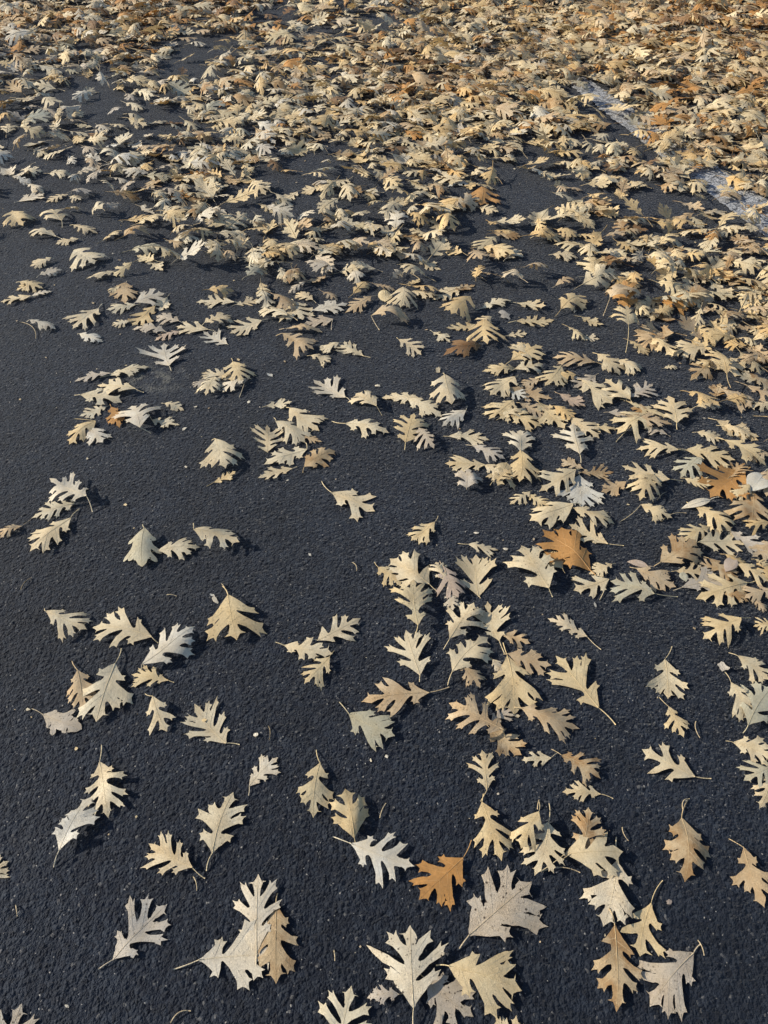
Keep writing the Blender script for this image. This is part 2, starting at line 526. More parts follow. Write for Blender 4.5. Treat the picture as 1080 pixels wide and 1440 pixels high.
LEAF_GROUP = 'fallen oak leaves on the asphalt'
def lay_leaf(i, bx, by, tx, ty, w, key, flags, stalk, label):
    r = random.Random(zlib.crc32(label.encode()))
    L = math.hypot(tx-bx, ty-by)
    ang = math.atan2(ty-by, tx-bx)
    curl = r.uniform(.5, 1.0)
    if 'f' in flags: curl = r.uniform(.2, .4)
    if 'c' in flags: curl = 1.5
    near = by < 2.25
    style = flags + ('g' if 's' in flags else '')
    V, F, fm, pos, form, off = leaf_parts(r, w*1.07, style, curl, .055 if near else .075, 8 if near else 6)
    axis = pos - off
    ca, sa = math.cos(ang), math.sin(ang)
    R = np.array([[ca, -sa, 0], [sa, ca, 0], [0, 0, 1.0]])
    tp, tr = r.gauss(0, .05)*curl, r.gauss(0, .08)*curl
    R = R @ np.array([[math.cos(tp), 0, -math.sin(tp)], [0, 1, 0], [math.sin(tp), 0, math.cos(tp)]]) @ np.array([[1, 0, 0], [0, math.cos(tr), -math.sin(tr)], [0, math.sin(tr), math.cos(tr)]])
    def world(p): return (np.asarray(p) @ R.T)*L + np.array([bx, by, 0])
    W, up = settle(world(V), 60)
    c0 = TINT[key]
    if key in 'pw' and bx > .18*by:       # warmer light on that side, mixed into the tint as yellow
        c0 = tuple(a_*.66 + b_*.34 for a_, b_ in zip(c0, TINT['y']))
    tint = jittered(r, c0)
    patch = {'k': .75, 't': .28, 'y': .20, 'o': .55, 'b': .5}.get(key, r.choice([0, 0, .10, .2]))
    spot = 1.0 if 's' in flags else (.6 if key == 'g' else r.choice([0, 0, .15, .3, .55]))
    wear = (patch, spot, r.uniform(0, .38) if key in 'pytk' else (.85 if key == 'b' else .12))
    lift = np.array([0, 0, up])
    xs = np.linspace(0, .97, 14)
    mid = world(form(xs, xs*0, .0015)) + lift
    mr = L*np.linspace(.0052, .0014, 14)
    base = mid[0]
    if stalk is not None:
        sx, sy = stalk
        iy, ix = int(np.clip((sy-HY0)/CELL, 0, 819)), int(np.clip((sx-HX0)/CELL, 0, 719))
        SP = stalk_points(base, (sx, sy, max(.002, HM[iy, ix] if HM[iy, ix] < .05 else .002)), r, r.uniform(.0, .004))
    else:
        # stalk lies hidden below the neighbours: a short stub
        l = L*r.uniform(.10, .22)
        d = np.array([-ca, -sa])
        SP = stalk_points(base, (bx + d[0]*l, by + d[1]*l, max(.002, base[2]*.4)), r, 0)
    sv, sf = tube(SP, L*np.linspace(.0062, .0095, len(SP)), 6)
    mv, mf = tube(mid, mr, 5)
    dark = tuple(c*.87 for c in (tint[0], tint[1]*.94, tint[2]*.83))
    if near:
        root = bpy.data.objects.new('oak_leaf', None)
        root.empty_display_size = .01
        root.location = base
        COL.objects.link(root)
        blade = build('blade', W, F, [M_LEAF, M_VEIN], root, fm, tint, pos, wear, origin=base, axis=axis)
        build('midrib', mv, mf, [M_VEIN], blade, None, dark, mv*4, origin=base)
        build('stalk', sv, sf, [M_VEIN], root, None, dark, sv*4, origin=base)
    else:
        k1 = len(W); k2 = k1 + len(mv)
        allv = np.concatenate([W, mv, sv])
        allf = list(F) + [tuple(q+k1 for q in a) for a in mf] + [tuple(q+k2 for q in a) for a in sf]
        fmm = list(fm) + [1]*(len(mf)+len(sf))
        root = build('oak_leaf', allv, allf, [M_LEAF, M_VEIN], None, fmm, tint, np.concatenate([pos, mv, sv]), wear, origin=base)
    root['label'] = label
    root['category'] = 'leaf'
    root['group'] = LEAF_GROUP

LEAVES = """
0.478,2.070 0.447,2.174 0.85 p - -|cream oak leaf at the big pile's top corner with its tip pointing up
0.494,1.984 0.422,1.943 0.80 t - -|dull tan oak leaf on the big pile's shaded flank under pale ones
0.614,2.001 0.540,1.981 0.80 a - -|amber oak leaf just under the crest of the big pile
0.680,2.010 0.595,1.942 0.80 g - -|grey oak leaf wedged beneath the crest of the big pile
0.417,1.860 0.497,1.799 0.70 t - -|tan oak leaf in the shade between the big pile's middle and near edge
0.679,1.817 0.747,1.801 0.70 g - -|grey oak leaf under the spread finger-lobed one in the big pile
0.825,1.821 0.754,1.843 0.70 k - -|brown mottled oak leaf deep in the big pile's outer part
0.834,1.716 0.771,1.746 0.70 g - -|shaded grey oak leaf beneath the yellow brown ones at the pile's corner
0.352,1.791 0.437,1.835 0.70 p - -|pale oak leaf filling the big pile's outer flank near the shiny bluish one
0.517,1.836 0.574,1.787 0.80 a - -|amber oak leaf showing between pale ones on the big pile's near side
0.474,2.436 0.575,2.398 0.80 p - -|cream oak leaf above a wider cream leaf, just beyond the dark brown curled leaf
0.459,2.311 0.596,2.326 0.60 y - -|wide yellowish oak leaf lying level under a smaller cream leaf at the drift's edge
0.419,2.232 0.490,2.243 0.60 p - -|narrow cream oak leaf just beyond the big pile, close to the dark brown leaf
0.782,2.365 0.867,2.474 1.10 t c 0.772,2.355|tan curled oak leaf at the drift's edge, casting a long shadow on bare asphalt
0.815,2.205 0.832,2.323 1.15 y c 0.803,2.133|upright yellow oak leaf standing on its stalk in a bare patch of asphalt
0.672,2.219 0.730,2.208 0.70 w - -|tiny whitish oak leaf alone on the bare asphalt beside the upright yellow leaf
1.029,2.399 0.899,2.353 0.60 p - -|long cream oak leaf with finger lobes along the drift edge, above the upright yellow one
0.967,2.223 0.852,2.151 0.80 t - -|tan arched oak leaf beside the upright yellow leaf, tip dipping to the asphalt
0.415,2.072 0.528,2.150 0.80 y - -|yellow cream oak leaf at the top of the big pile, over a grey one
0.422,2.030 0.518,2.058 0.70 p - -|cream oak leaf at the upper end of the big pile, partly under a yellow one
0.689,2.072 0.554,2.103 0.75 t - -|tan ribbed oak leaf at the crest of the big pile, tip lifted
0.575,2.051 0.503,1.934 0.80 y - -|yellowish oak leaf with drooping lobes in the big pile, below the tan ribbed leaf
0.702,2.109 0.758,2.006 0.90 p - -|cream oak leaf with drooping tip at the far corner of the big pile
0.758,2.080 0.825,2.016 0.80 p - -|pale oak leaf at the end of the big pile beside bare shaded asphalt
0.757,1.871 0.700,1.973 0.90 p - -|broad pale oak leaf spreading over the middle of the big pile
0.758,1.887 0.849,1.953 0.80 g - -|greyish oak leaf with spread finger lobes pointing away at the edge of the big pile
0.392,1.929 0.525,1.891 0.60 t - -|tan oak leaf lying level near the middle of the big pile's near side
0.625,1.970 0.701,1.855 0.80 p - -|pale oak leaf with two long dangling lobes at the big pile's middle
0.549,1.913 0.620,1.848 0.70 r - -|pinkish oak leaf tucked under others in the middle of the big pile
0.382,1.929 0.442,1.883 0.90 u - -|shiny bluish white oak leaf at the end of the big pile
0.376,1.826 0.473,1.753 0.70 y - -|yellow cream oak leaf with long edge on the big pile's near shaded side
0.476,1.864 0.537,1.740 0.85 y - -|yellow cream arched oak leaf with hanging lobes on the big pile's near edge
0.562,1.794 0.631,1.698 0.80 p - -|pale oak leaf hanging over the bare asphalt at the big pile's near edge
0.614,1.745 0.696,1.745 0.60 y - -|yellowish oak leaf lying level along the big pile's near edge
0.871,1.758 0.882,1.896 0.95 p - -|cream oak leaf with tall finger lobes pointing up beside the yellow brown leaves
0.791,1.808 0.686,1.719 0.90 y - 0.680,1.690|yellow cream oak leaf with a stalk hanging down at the big pile's near corner
0.751,1.874 0.862,1.792 0.35 y c -|long yellow brown folded oak leaf lying across the corner of the big pile
0.725,1.791 0.857,1.751 0.50 t - -|tan oak leaf under the long yellow brown folded leaf
0.952,1.836 1.042,1.853 0.60 p - -|small cream oak leaf alone on asphalt between the big pile and the edge drift
1.051,1.918 1.121,1.834 0.75 t - 1.053,1.955|tan oak leaf with stalk pointing up on asphalt by the small cream leaf
1.197,1.857 1.114,1.838 0.70 p - -|pale oak leaf at the photo's edge beside the tan leaf with its stalk up
0.998,1.777 1.098,1.694 0.60 p - -|long cream oak leaf below the small lone cream leaf, tip toward the edge pile
0.908,2.044 0.954,2.051 0.70 p - -|very small cream oak leaf at the foot of the drift beside the upright yellow leaf
1.068,2.077 0.974,1.975 0.70 k - -|brown mottled oak leaf curled at the foot of the edge drift
1.080,2.146 0.948,2.108 0.70 p - -|pale oak leaf with fanned lobes just above the brown mottled curled leaf
1.036,2.059 1.171,2.033 0.60 p - -|broad pale oak leaf with glossy finger lobes at the foot of the edge drift
1.007,1.356 0.940,1.342 0.80 a - -|amber oak leaf under the folded tan one in the edge pile
0.862,1.252 0.915,1.209 0.80 a - -|amber oak leaf under paler ones deep in the edge pile
0.842,1.210 0.790,1.235 0.80 t - -|dull tan oak leaf deep in the edge pile near its border
1.105,1.631 1.030,1.620 0.80 t - -|tan oak leaf under the yellow ribbed one at the edge pile's upper end
0.964,1.539 1.026,1.593 0.80 k - -|brown mottled oak leaf behind the orange brown one in the edge pile
0.822,1.130 0.889,1.122 0.70 k - -|brown mottled oak leaf at the edge pile's lowest part
0.950,1.170 0.953,1.237 0.80 a - -|amber oak leaf cut by the photo's edge low in the edge pile
0.392,1.635 0.404,1.735 1.00 w - 0.392,1.631|grey white oak leaf, tip up, standing clear at the foot of the big pile
0.558,1.620 0.564,1.757 0.95 w - 0.561,1.599|whitish oak leaf with a strong midrib, tip up, just below the big pile
0.392,1.639 0.371,1.503 1.00 y - -|yellow cream oak leaf hanging down below the grey white leaf
0.561,1.574 0.505,1.612 0.70 t - -|tan small oak leaf beside the brown ribbed leaf below the big pile
0.539,1.562 0.426,1.483 0.80 p - -|pale oak leaf with two drooping lobes touching the bluish white leaf
0.551,1.551 0.647,1.562 0.60 k - -|brown ribbed oak leaf with lifted lobes just beyond the bluish white leaf
0.547,1.545 0.531,1.420 1.15 u f -|bluish white oak leaf, brightest and bluest of all the leaves
0.393,1.469 0.446,1.422 0.70 y - -|small yellow oak leaf just above a wide pale leaf and the large orange one
0.400,1.482 0.339,1.435 0.70 p - -|pale oak leaf beneath the hanging yellow cream one at the pile's foot
0.347,1.587 0.311,1.492 0.90 y - -|yellow oak leaf with bright edge in shade beside the mauve curled leaf
0.507,1.426 0.382,1.365 0.75 p - 0.530,1.431|wide pale oak leaf with spread fingers just above the large orange leaf
0.507,1.409 0.609,1.361 0.65 p - -|cream oak leaf with dark gap between lobes beyond the large orange leaf
0.576,1.293 0.484,1.355 0.75 p - 0.616,1.288|cream oak leaf half covered by the large orange leaf, stalk reaching out
0.572,1.224 0.509,1.195 0.70 p - -|cream oak leaf poking out beside the large orange leaf's stalk
0.554,1.175 0.462,1.142 0.80 p - 0.521,1.115|pale oak leaf at the foot of the large orange leaf, hanging down
0.445,1.207 0.414,1.268 0.90 y - -|yellow oak leaf mostly hidden beneath the large orange leaf
0.514,1.202 0.413,1.338 0.85 o 3 0.524,1.189|large orange brown oak leaf with pale midrib lying on top of cream leaves
0.399,1.138 0.352,1.280 0.85 p - 0.409,1.125|pale oak leaf with its stalk down, alone beside the large orange leaf
0.652,1.125 0.554,1.165 0.95 l - 0.712,1.125|grey green pale oak leaf below the large orange leaf, stalk pointing outward
0.628,1.208 0.715,1.151 0.70 t - -|tan dull oak leaf below the pinkish oval leaf
0.693,1.226 0.799,1.294 0.80 k - 0.678,1.221|orange tinged oak leaf with stalk down beside the pinkish oval leaf
0.669,1.514 0.594,1.481 0.70 t - -|tan crumpled oak leaf next to the brown ribbed one on bare asphalt
0.748,1.534 0.688,1.436 0.90 y - -|yellow cream oak leaf hanging below the broad cream leaf with a side stalk
0.788,1.517 0.670,1.580 0.80 p - 0.830,1.524|broad cream oak leaf over the yellow cream one, stalk pointing to the edge pile
0.689,1.425 0.763,1.379 0.70 p - 0.623,1.371|cream oak leaf in the bare lane, its long stalk trailing across the asphalt
0.850,1.645 0.730,1.656 0.70 p - 0.878,1.649|tan cream oak leaf with fanned lobes below the big pile's yellow brown leaves
0.925,1.725 1.001,1.696 0.70 p - -|pale oak leaf on top of the broad cream leaf at the edge pile's upper end
0.870,1.647 1.000,1.602 0.75 y - 0.845,1.644|broad yellow cream oak leaf at the edge pile's upper end, stalk pointing to the lane
0.904,1.615 0.825,1.534 0.80 l - -|pale green grey oak leaf at the edge pile beside the orange brown ones
0.990,1.682 1.087,1.587 0.70 y - -|yellow ribbed oak leaf over others at the edge pile, above the smooth oval leaf
1.009,1.753 1.103,1.706 0.60 p - -|cream oak leaf lying level above the edge pile, touching nothing below
1.017,1.564 0.886,1.456 0.95 o - -|orange brown oak leaf with dark veins in the edge pile beside the smooth oval leaf
0.835,1.530 0.901,1.499 0.80 y - -|small yellow oak leaf lying over the orange brown leaf in the edge pile
0.998,1.494 0.939,1.444 0.80 y - -|yellow oak leaf wedged below the orange brown one in the edge pile
1.005,1.473 0.957,1.344 1.00 k - -|tan oak leaf with brown folds hanging in the edge pile below the smooth oval leaf
1.072,1.548 1.037,1.456 0.90 t - -|tan oak leaf partly cut by the photo's edge beside the smooth oval leaf
0.833,1.425 0.905,1.326 0.85 y - -|smooth yellow cream oak leaf with three rounded lobes above the tan pile
0.849,1.345 0.767,1.295 0.70 y - -|yellow tan oak leaf at the edge pile's border below the three-lobed smooth one
0.805,1.289 0.943,1.299 0.65 p - -|wide pale oak leaf across the edge pile's middle, with thin veins
1.000,1.292 0.930,1.244 0.90 t - -|orange tan oak leaf at the photo's edge in the edge pile's middle
0.728,1.203 0.813,1.203 0.70 p - -|pale yellow oak leaf at the edge pile's border below the orange tinged leaf
0.729,1.149 0.862,1.186 0.60 g - -|grey oak leaf with a shadowed edge low in the edge pile
0.883,1.218 0.948,1.168 0.80 y - -|tan cream oak leaf low in the edge pile, partly over brown leaves
0.893,1.165 0.754,1.117 0.70 y - -|yellow tan oak leaf at the edge pile's near end with drooping lobes
0.942,1.139 0.867,1.115 0.80 t - -|brown tan oak leaf at the edge pile's near end by the photo's edge
0.901,1.334 0.972,1.262 0.70 g - -|grey ribbed oak leaf beneath the wide pale one in the edge pile
0.818,1.238 0.876,1.171 0.70 k - -|mottled brown oak leaf under the grey one in the edge pile
0.933,1.236 0.964,1.210 0.80 y - -|yellowish oak leaf low at the photo's edge under the orange tan leaf
-0.324,2.435 -0.282,2.317 1.15 p - -0.334,2.463|cream oak leaf with drooping lobes at the drift's near fringe, left of a grey leaf
-0.256,2.444 -0.323,2.492 0.80 p - -|small cream oak leaf over another at the drift's near fringe
-0.250,2.372 -0.129,2.433 0.75 w - -|whitish oak leaf with fine veins above the grey leaf at the drift's fringe
-0.178,2.328 -0.279,2.303 0.90 g - -0.181,2.266|grey oak leaf with its stalk hanging down at the drift's fringe
-0.046,2.463 -0.139,2.372 0.60 t - -|tan bent oak leaf lying at the drift's fringe, apart from its neighbours
-0.045,2.312 0.092,2.327 0.60 t ca -0.016,2.266|arched tan brown oak leaf alone past the drift, casting a long shadow
0.070,2.509 0.058,2.373 1.15 p - -|cream oak leaf with ribs spread like a fan just past the arched tan leaf
0.093,2.499 0.197,2.473 0.70 p - -|cream oak leaf at the drift's fringe beside the fan-ribbed leaf
0.280,2.535 0.171,2.455 0.70 p - -|pale leaf at the drift's fringe over its neighbour, above the striped yellowish pair
0.308,2.430 0.232,2.315 1.10 y - 0.308,2.476|yellow oak leaf with drooping striped lobes, over a flatter yellowish leaf
0.316,2.299 0.212,2.270 0.50 y - -|flatter yellowish oak leaf under the yellow striped one
0.349,2.403 0.463,2.452 0.50 p - -|long pale oak leaf lying level just past the yellow striped pair
0.375,2.330 0.321,2.289 0.90 p - -|small pale oak leaf over the drooping leaf next to the dark brown one
0.345,2.295 0.344,2.157 1.15 y - -|yellow cream oak leaf with drooping fingers beside the dark brown leaf
0.167,2.255 0.224,2.192 0.70 p - -|small cream oak leaf on asphalt beyond the dark brown leaf
0.329,2.166 0.202,2.112 0.70 b c 0.224,2.196|dark brown oak leaf on bare asphalt with twisted lobes and long shadow
-0.341,2.262 -0.207,2.254 0.35 t c -|tan folded oak leaf lying on top of the pair past the drift
-0.342,2.208 -0.231,2.126 0.80 t - -0.368,2.231|tan cream oak leaf under the tan folded leaf, stalk pointing away
-0.151,2.179 -0.217,2.139 0.80 p - -|pale oak leaf in the middle of the small row past the drift
-0.067,2.114 -0.164,2.181 0.75 p - -0.045,2.106|whitish oak leaf with stalk to the side at the end of a small row
-0.242,2.105 -0.173,2.069 0.80 p - -|small cream oak leaf at the near corner of the small row past the drift
0.048,2.186 0.124,2.114 0.75 p - 0.043,2.221|small cream oak leaf alone on asphalt below the arched tan brown leaf
-0.120,1.893 -0.226,1.981 0.80 w - -0.106,1.880|pale oak leaf with fine lobes and short stalk, alone above the short row of leaves
-0.023,1.825 -0.089,1.906 0.80 p - -0.006,1.809|cream oak leaf with stalk curving down at the near end of a short row
0.116,1.872 -0.011,1.894 0.50 p - -|long pale oak leaf lying level in the middle of a short row
0.190,1.966 0.205,1.829 0.95 p - 0.193,2.023|cream oak leaf with many ribs and stalk pointing up, at a short row's far end
0.074,1.872 0.176,1.799 0.60 p - -|cream oak leaf tucked under the ribbed leaf with its stalk up
0.249,1.824 0.173,1.753 0.70 w - 0.255,1.855|small whitish oak leaf just below the ribbed leaf with its stalk up
0.428,2.046 0.316,2.024 0.60 y - -|yellow cream oak leaf at the big pile's outer corner, edge shadowed
0.416,1.987 0.327,1.887 0.80 p - -|pale oak leaf with striped lobes at the big pile's outer side
0.399,1.873 0.314,1.785 0.90 y - -|yellowish oak leaf sagging onto the asphalt at the big pile's outer end
-0.362,1.849 -0.283,1.868 0.70 p - -|cream oak leaf alone just above the tight bunch of five pale leaves
-0.323,1.770 -0.229,1.681 0.80 p - -0.333,1.798|cream oak leaf in the bunch of five with stalk pointing up and away
-0.287,1.830 -0.191,1.732 0.80 p - -|topmost cream oak leaf of the bunch of five, with ribbed lobes
-0.337,1.639 -0.350,1.761 0.95 p - -0.334,1.637|pale oak leaf of the bunch of five, tip pointing straight up
-0.246,1.712 -0.180,1.686 0.50 t - -|small tan oak leaf poking out from under the bunch of five
-0.116,1.757 0.017,1.720 0.60 p - -0.157,1.782|long cream oak leaf alone on asphalt beside the yellow and grey pair
0.062,1.671 0.091,1.805 0.85 y - 0.060,1.654|bright yellow cream oak leaf, tip up, overlapping a grey leaf on bare asphalt
0.103,1.734 0.144,1.642 0.90 g x -|grey torn oak leaf half under the bright yellow cream leaf
0.188,1.712 0.311,1.696 0.55 p - -|pale oak leaf lying level at the tail of the big pile, apart from it
-1.224,2.300 -1.125,2.264 0.70 w - -|small whitish oak leaf alone on asphalt beside a curved loose stalk
-1.012,2.392 -1.072,2.268 0.85 p - -1.011,2.435|cream oak leaf with stalk up, above a smaller whitish leaf on open asphalt
-1.038,2.235 -0.947,2.193 0.60 w - -|small whitish oak leaf below the cream leaf with its stalk up
-1.277,2.471 -1.380,2.441 0.60 p - -|long cream oak leaf at the near tip of a small row on the left edge
-1.282,2.558 -1.352,2.521 0.70 y - -|yellow cream oak leaf in the small row on the left edge
-1.276,2.476 -1.215,2.516 0.60 w - -|small whitish oak leaf at the shaded side of the small row on the left edge
-0.955,2.565 -0.928,2.430 0.80 t - -|tan flat oak leaf standing between two paler leaves at the drift's near fringe
-0.890,2.424 -0.982,2.378 0.80 p - -|cream oak leaf with finger lobes lying under the tan flat leaf
-0.966,2.525 -0.998,2.480 0.80 y - -|small yellowish oak leaf tucked behind the tan flat leaf
-0.886,2.417 -0.797,2.493 0.95 w - -|whitish oak leaf with spread lobes beside the tan flat leaf
-0.815,2.409 -0.869,2.282 0.70 y - -|yellow tan oak leaf on top of the heap between whitish leaf and row
-0.886,2.314 -0.944,2.289 0.90 p - -|cream oak leaf at the end of the heap by the yellow tan leaf
-0.713,2.310 -0.800,2.343 0.90 g - -|greyish ribbed oak leaf in the heap behind the yellow tan leaf
-0.746,2.246 -0.868,2.269 0.50 g - -|grey oak leaf in shade at the foot of the heap
-0.697,2.257 -0.776,2.202 0.60 r - -|pinkish grey oak leaf flat at the foot of the heap
-0.605,2.267 -0.720,2.287 0.90 p - -|broad cream oak leaf just past the heap, lobes spread like fingers
-0.617,2.282 -0.535,2.352 0.80 p - -|cream oak leaf over the stalked one between heap and lone long leaf
-0.529,2.184 -0.619,2.247 0.80 w - -0.524,2.179|small pale oak leaf with short stalk down, below the leaf over it
-0.426,2.317 -0.529,2.244 0.80 p - -|broad cream oak leaf ending the row, past the small leaf with short stalk
-0.539,2.437 -0.677,2.442 0.55 p - -|long cream oak leaf lying level by itself above the row
-0.530,2.424 -0.449,2.459 0.70 p - -|cream oak leaf beside the long level one at the drift's near fringe
-0.699,2.056 -0.741,2.187 1.15 w - -0.688,2.034|whitish oak leaf with wide arms and stalk down, alone above the pale heap
-0.878,2.012 -0.986,1.976 0.50 g - -|greyish curled oak leaf at the upper end of the pale heap
-0.884,2.007 -0.762,2.052 0.55 p - -|cream oak leaf reaching out at the top of the pale heap
-0.776,1.922 -0.909,1.958 0.70 p - -|pale ribbed oak leaf in the middle of the pale heap
-0.944,1.899 -0.809,1.871 0.60 p - -|pale spread oak leaf lying across the lower middle of the pale heap
-0.851,1.850 -0.923,1.803 0.70 p - -|pale striped oak leaf at the near end of the heap beside the orange scrap
-0.836,1.845 -0.788,1.750 0.60 o - -|small orange oak leaf half hidden between pale leaves at the heap's near end
-0.718,1.728 -0.773,1.844 1.15 w - -0.690,1.727|white oak leaf with curved stalk beside the small orange leaf
-0.699,1.787 -0.610,1.763 0.65 p - -0.716,1.815|cream oak leaf on asphalt just below a smaller cream leaf
-0.675,1.861 -0.611,1.832 0.65 p - -|small cream oak leaf alone, just above a larger one by the white leaf
-0.866,1.779 -0.918,1.675 0.70 y - -0.937,1.793|yellow cream oak leaf lying alone just below the heap with the orange scrap
-0.882,1.749 -0.819,1.679 0.90 w s -|whitish spotted oak leaf under the yellow cream one below the heap
-0.478,1.983 -0.587,2.014 0.70 p - -|broad pale oak leaf on top of the tight clump of five on open asphalt
-0.491,2.064 -0.445,1.953 0.90 y - -0.503,2.101|yellowish oak leaf with stalk up at the back of the tight clump of five
-0.538,1.981 -0.553,1.890 0.90 p - -|cream oak leaf drooping down the near side of the tight clump of five
-0.439,1.977 -0.508,1.917 0.60 w - -0.450,1.895|whitish smooth oak leaf at the shaded side of the tight clump of five
-0.561,1.980 -0.601,1.939 0.80 g - -|grey oak leaf at the outer tip of the tight clump of five
-0.144,1.476 -0.024,1.407 0.75 p f -0.173,1.524|cream oak leaf all alone on open asphalt in the middle, stalk pointing up
0.134,1.367 0.069,1.303 0.80 y - 0.144,1.392|small yellowish oak leaf by itself above the long trail of leaves
0.216,1.288 0.292,1.272 0.70 p x 0.189,1.296|small oak leaf with a frayed white end, alone beside the trail's upper end
-0.015,1.211 0.043,1.155 0.80 y - -0.024,1.234|small yellowish oak leaf at the trail's upper end, left of a bigger cream leaf
0.111,1.157 0.014,1.244 0.95 p - -|big cream oak leaf at the trail's upper end with many pointed lobes
0.146,1.162 0.130,1.229 0.90 p - -|cream oak leaf beneath the big one at the trail's upper end
0.149,1.205 0.179,1.113 0.90 r - 0.141,1.237|pinkish cream oak leaf with stalk up between two bigger leaves of the trail
0.229,1.125 0.233,1.254 1.00 p - 0.233,1.120|cream oak leaf, tip up, at the far corner of the trail's upper end
-0.223,1.655 -0.340,1.588 0.60 p - -0.228,1.682|pale oak leaf just below the bunch of five, lying over a smaller one
-0.260,1.576 -0.352,1.533 0.50 p - -|small cream oak leaf half under a pale one below the bunch of five
-0.225,1.579 -0.139,1.645 0.75 k - -0.228,1.558|small oak leaf with browned edges and stalk down below the bunch of five
0.256,1.662 0.347,1.610 0.80 g - -|greyish shiny oak leaf at the near border of the big pile's tail
0.289,1.591 0.172,1.591 0.70 p - -|cream oak leaf with one shaded half just above the mauve curled leaf
0.224,1.478 0.236,1.555 1.15 g c 0.224,1.471|mauve grey curled oak leaf with upturned lobes, below the pile's tail
0.282,1.575 0.356,1.512 0.70 p - -|pale oak leaf under the yellow one beside the mauve curled leaf
0.304,1.511 0.368,1.564 0.70 y - -|yellow oak leaf lying over a pale one near the mauve curled leaf
-0.799,1.443 -0.919,1.511 0.85 w - -0.780,1.407|whitish oak leaf with a folded base, topmost of three leaves in a line
-0.835,1.436 -0.937,1.384 0.65 p - -0.838,1.431|cream oak leaf in the middle of three leaves in a line
-0.829,1.381 -0.900,1.263 0.75 p - -0.818,1.418|long cream oak leaf with stalk up, lowest of three leaves in a line
-0.951,1.354 -1.003,1.324 0.80 t c -0.937,1.379|crumpled tan oak leaf at the left edge with its stalk pointing up
-0.621,1.332 -0.603,1.211 0.95 l j -0.636,1.362|smooth greenish grey oak leaf with shallow lobes, first of three in a row
-0.575,1.266 -0.470,1.283 0.75 p - -|cream oak leaf in the middle of a row of three, over a shadow
-0.488,1.315 -0.366,1.279 0.80 p - -0.503,1.366|pale oak leaf with long stalk up, last of a row of three
-0.486,1.673 -0.441,1.556 1.10 p - -0.505,1.696|cream oak leaf standing over a smaller leaf on open asphalt, stalk up
-0.473,1.520 -0.414,1.559 0.55 y - -0.491,1.504|small yellowish oak leaf under the tip of a cream leaf on open asphalt
0.470,1.008 0.387,1.062 0.65 w x 0.497,0.975|whitish oak leaf with a torn side and straight stalk, alone on dark asphalt
0.273,1.013 0.337,0.989 0.70 t - -|tan oak leaf at the trail's side, under a fan-lobed tan one
0.282,0.958 0.376,0.929 0.75 t - -|tan fan-lobed oak leaf on the trail's shaded side, above the big yellow one
0.280,0.956 0.279,0.807 0.90 y 3 0.275,0.993|big yellow cream oak leaf with long drooping lobes, highest of the trail's lower pile
0.462,0.825 0.389,0.955 0.80 y f3 0.492,0.787|cream oak leaf with stalk pointing down to a dark shadow, alone beside the trail
0.295,0.821 0.415,0.777 0.65 t - -|tan cream oak leaf with four hanging lobes below the big yellow one
0.344,0.713 0.282,0.707 0.60 p - 0.361,0.725|small narrow cream oak leaf with many short lobes, just below the trail's pile
0.364,0.716 0.436,0.665 0.75 k - 0.347,0.732|orange tinted oak leaf lying over a pale one below the trail's pile
0.431,0.637 0.355,0.641 0.60 p - 0.454,0.628|pale oak leaf half under the orange tinted one, stalk pointing away
0.635,0.946 0.617,0.847 0.95 p - 0.662,0.983|small cream oak leaf with torn tip and stalk up, alone, above a smaller one
0.613,0.827 0.627,0.756 0.75 y - 0.600,0.851|tiny yellowish oak leaf with stalk up, alone below the torn-tip leaf
0.628,0.672 0.534,0.731 0.70 p f 0.660,0.669|cream oak leaf with backward sweeping lobes and thin stalk, alone on dark asphalt
0.836,1.050 0.735,1.001 0.80 y - 0.867,1.063|yellow cream oak leaf alone just below the edge pile, stalk toward it
0.797,0.949 0.851,0.890 0.80 p - 0.787,0.966|cream oak leaf with stalk up at the top of the edge stack
0.758,0.877 0.778,0.791 0.75 p - 0.763,0.916|pale oak leaf with stalk up in the edge stack, above the forked one
0.767,0.780 0.849,0.869 0.80 l - -|greenish pale oak leaf, tip up, in the middle of the edge stack
0.727,0.745 0.795,0.709 0.80 p - 0.714,0.750|cream oak leaf with dark gaps, lower middle of the edge stack
0.800,0.694 0.721,0.662 0.90 l - -|grey green oak leaf at the bottom of the edge stack
0.918,1.042 0.864,1.035 0.80 y - -|yellow oak leaf cut by the photo's edge above the edge stack
0.780,0.678 0.734,0.606 0.70 p - -|pale smooth oak leaf hanging low at the bottom of the edge stack
0.891,1.112 0.915,1.080 0.80 t - -|brownish oak leaf in shade at the edge pile's lowest end
-0.230,0.986 -0.117,0.961 0.60 p - -0.252,0.995|pale oak leaf in a group of three, stalk pointing away from the others
-0.152,0.996 -0.055,1.058 0.75 p - -0.182,0.995|cream oak leaf in a group of three, tip pointing up and away
-0.123,0.949 -0.176,0.881 0.85 y - -0.114,0.971|smallest oak leaf in a group of three, tip pointing down
0.079,1.027 0.074,1.170 0.80 y - 0.071,1.011|yellowish oak leaf with many side points, tip up, in the trail's upper half
0.080,0.903 0.051,1.024 0.95 p f 0.079,0.891|cream oak leaf, tip up, standing clear just outside the trail
0.156,1.128 0.163,1.079 0.90 w - -|whitish spiky oak leaf among others in the trail's upper half
0.098,0.862 -0.050,0.842 0.65 t - 0.143,0.877|long tan oak leaf overlapping a grey green one, stalk toward the trail
-0.075,0.807 0.023,0.757 0.85 l - -0.097,0.841|grey green oak leaf half under the long tan one, stalk pointing up
0.176,0.929 0.211,0.869 0.90 t - -|tan oak leaf peeking out beneath the chewed cream leaf in the trail
0.151,0.994 0.215,1.099 0.85 p - 0.136,0.975|cream oak leaf, tip up, above the chewed one in the trail
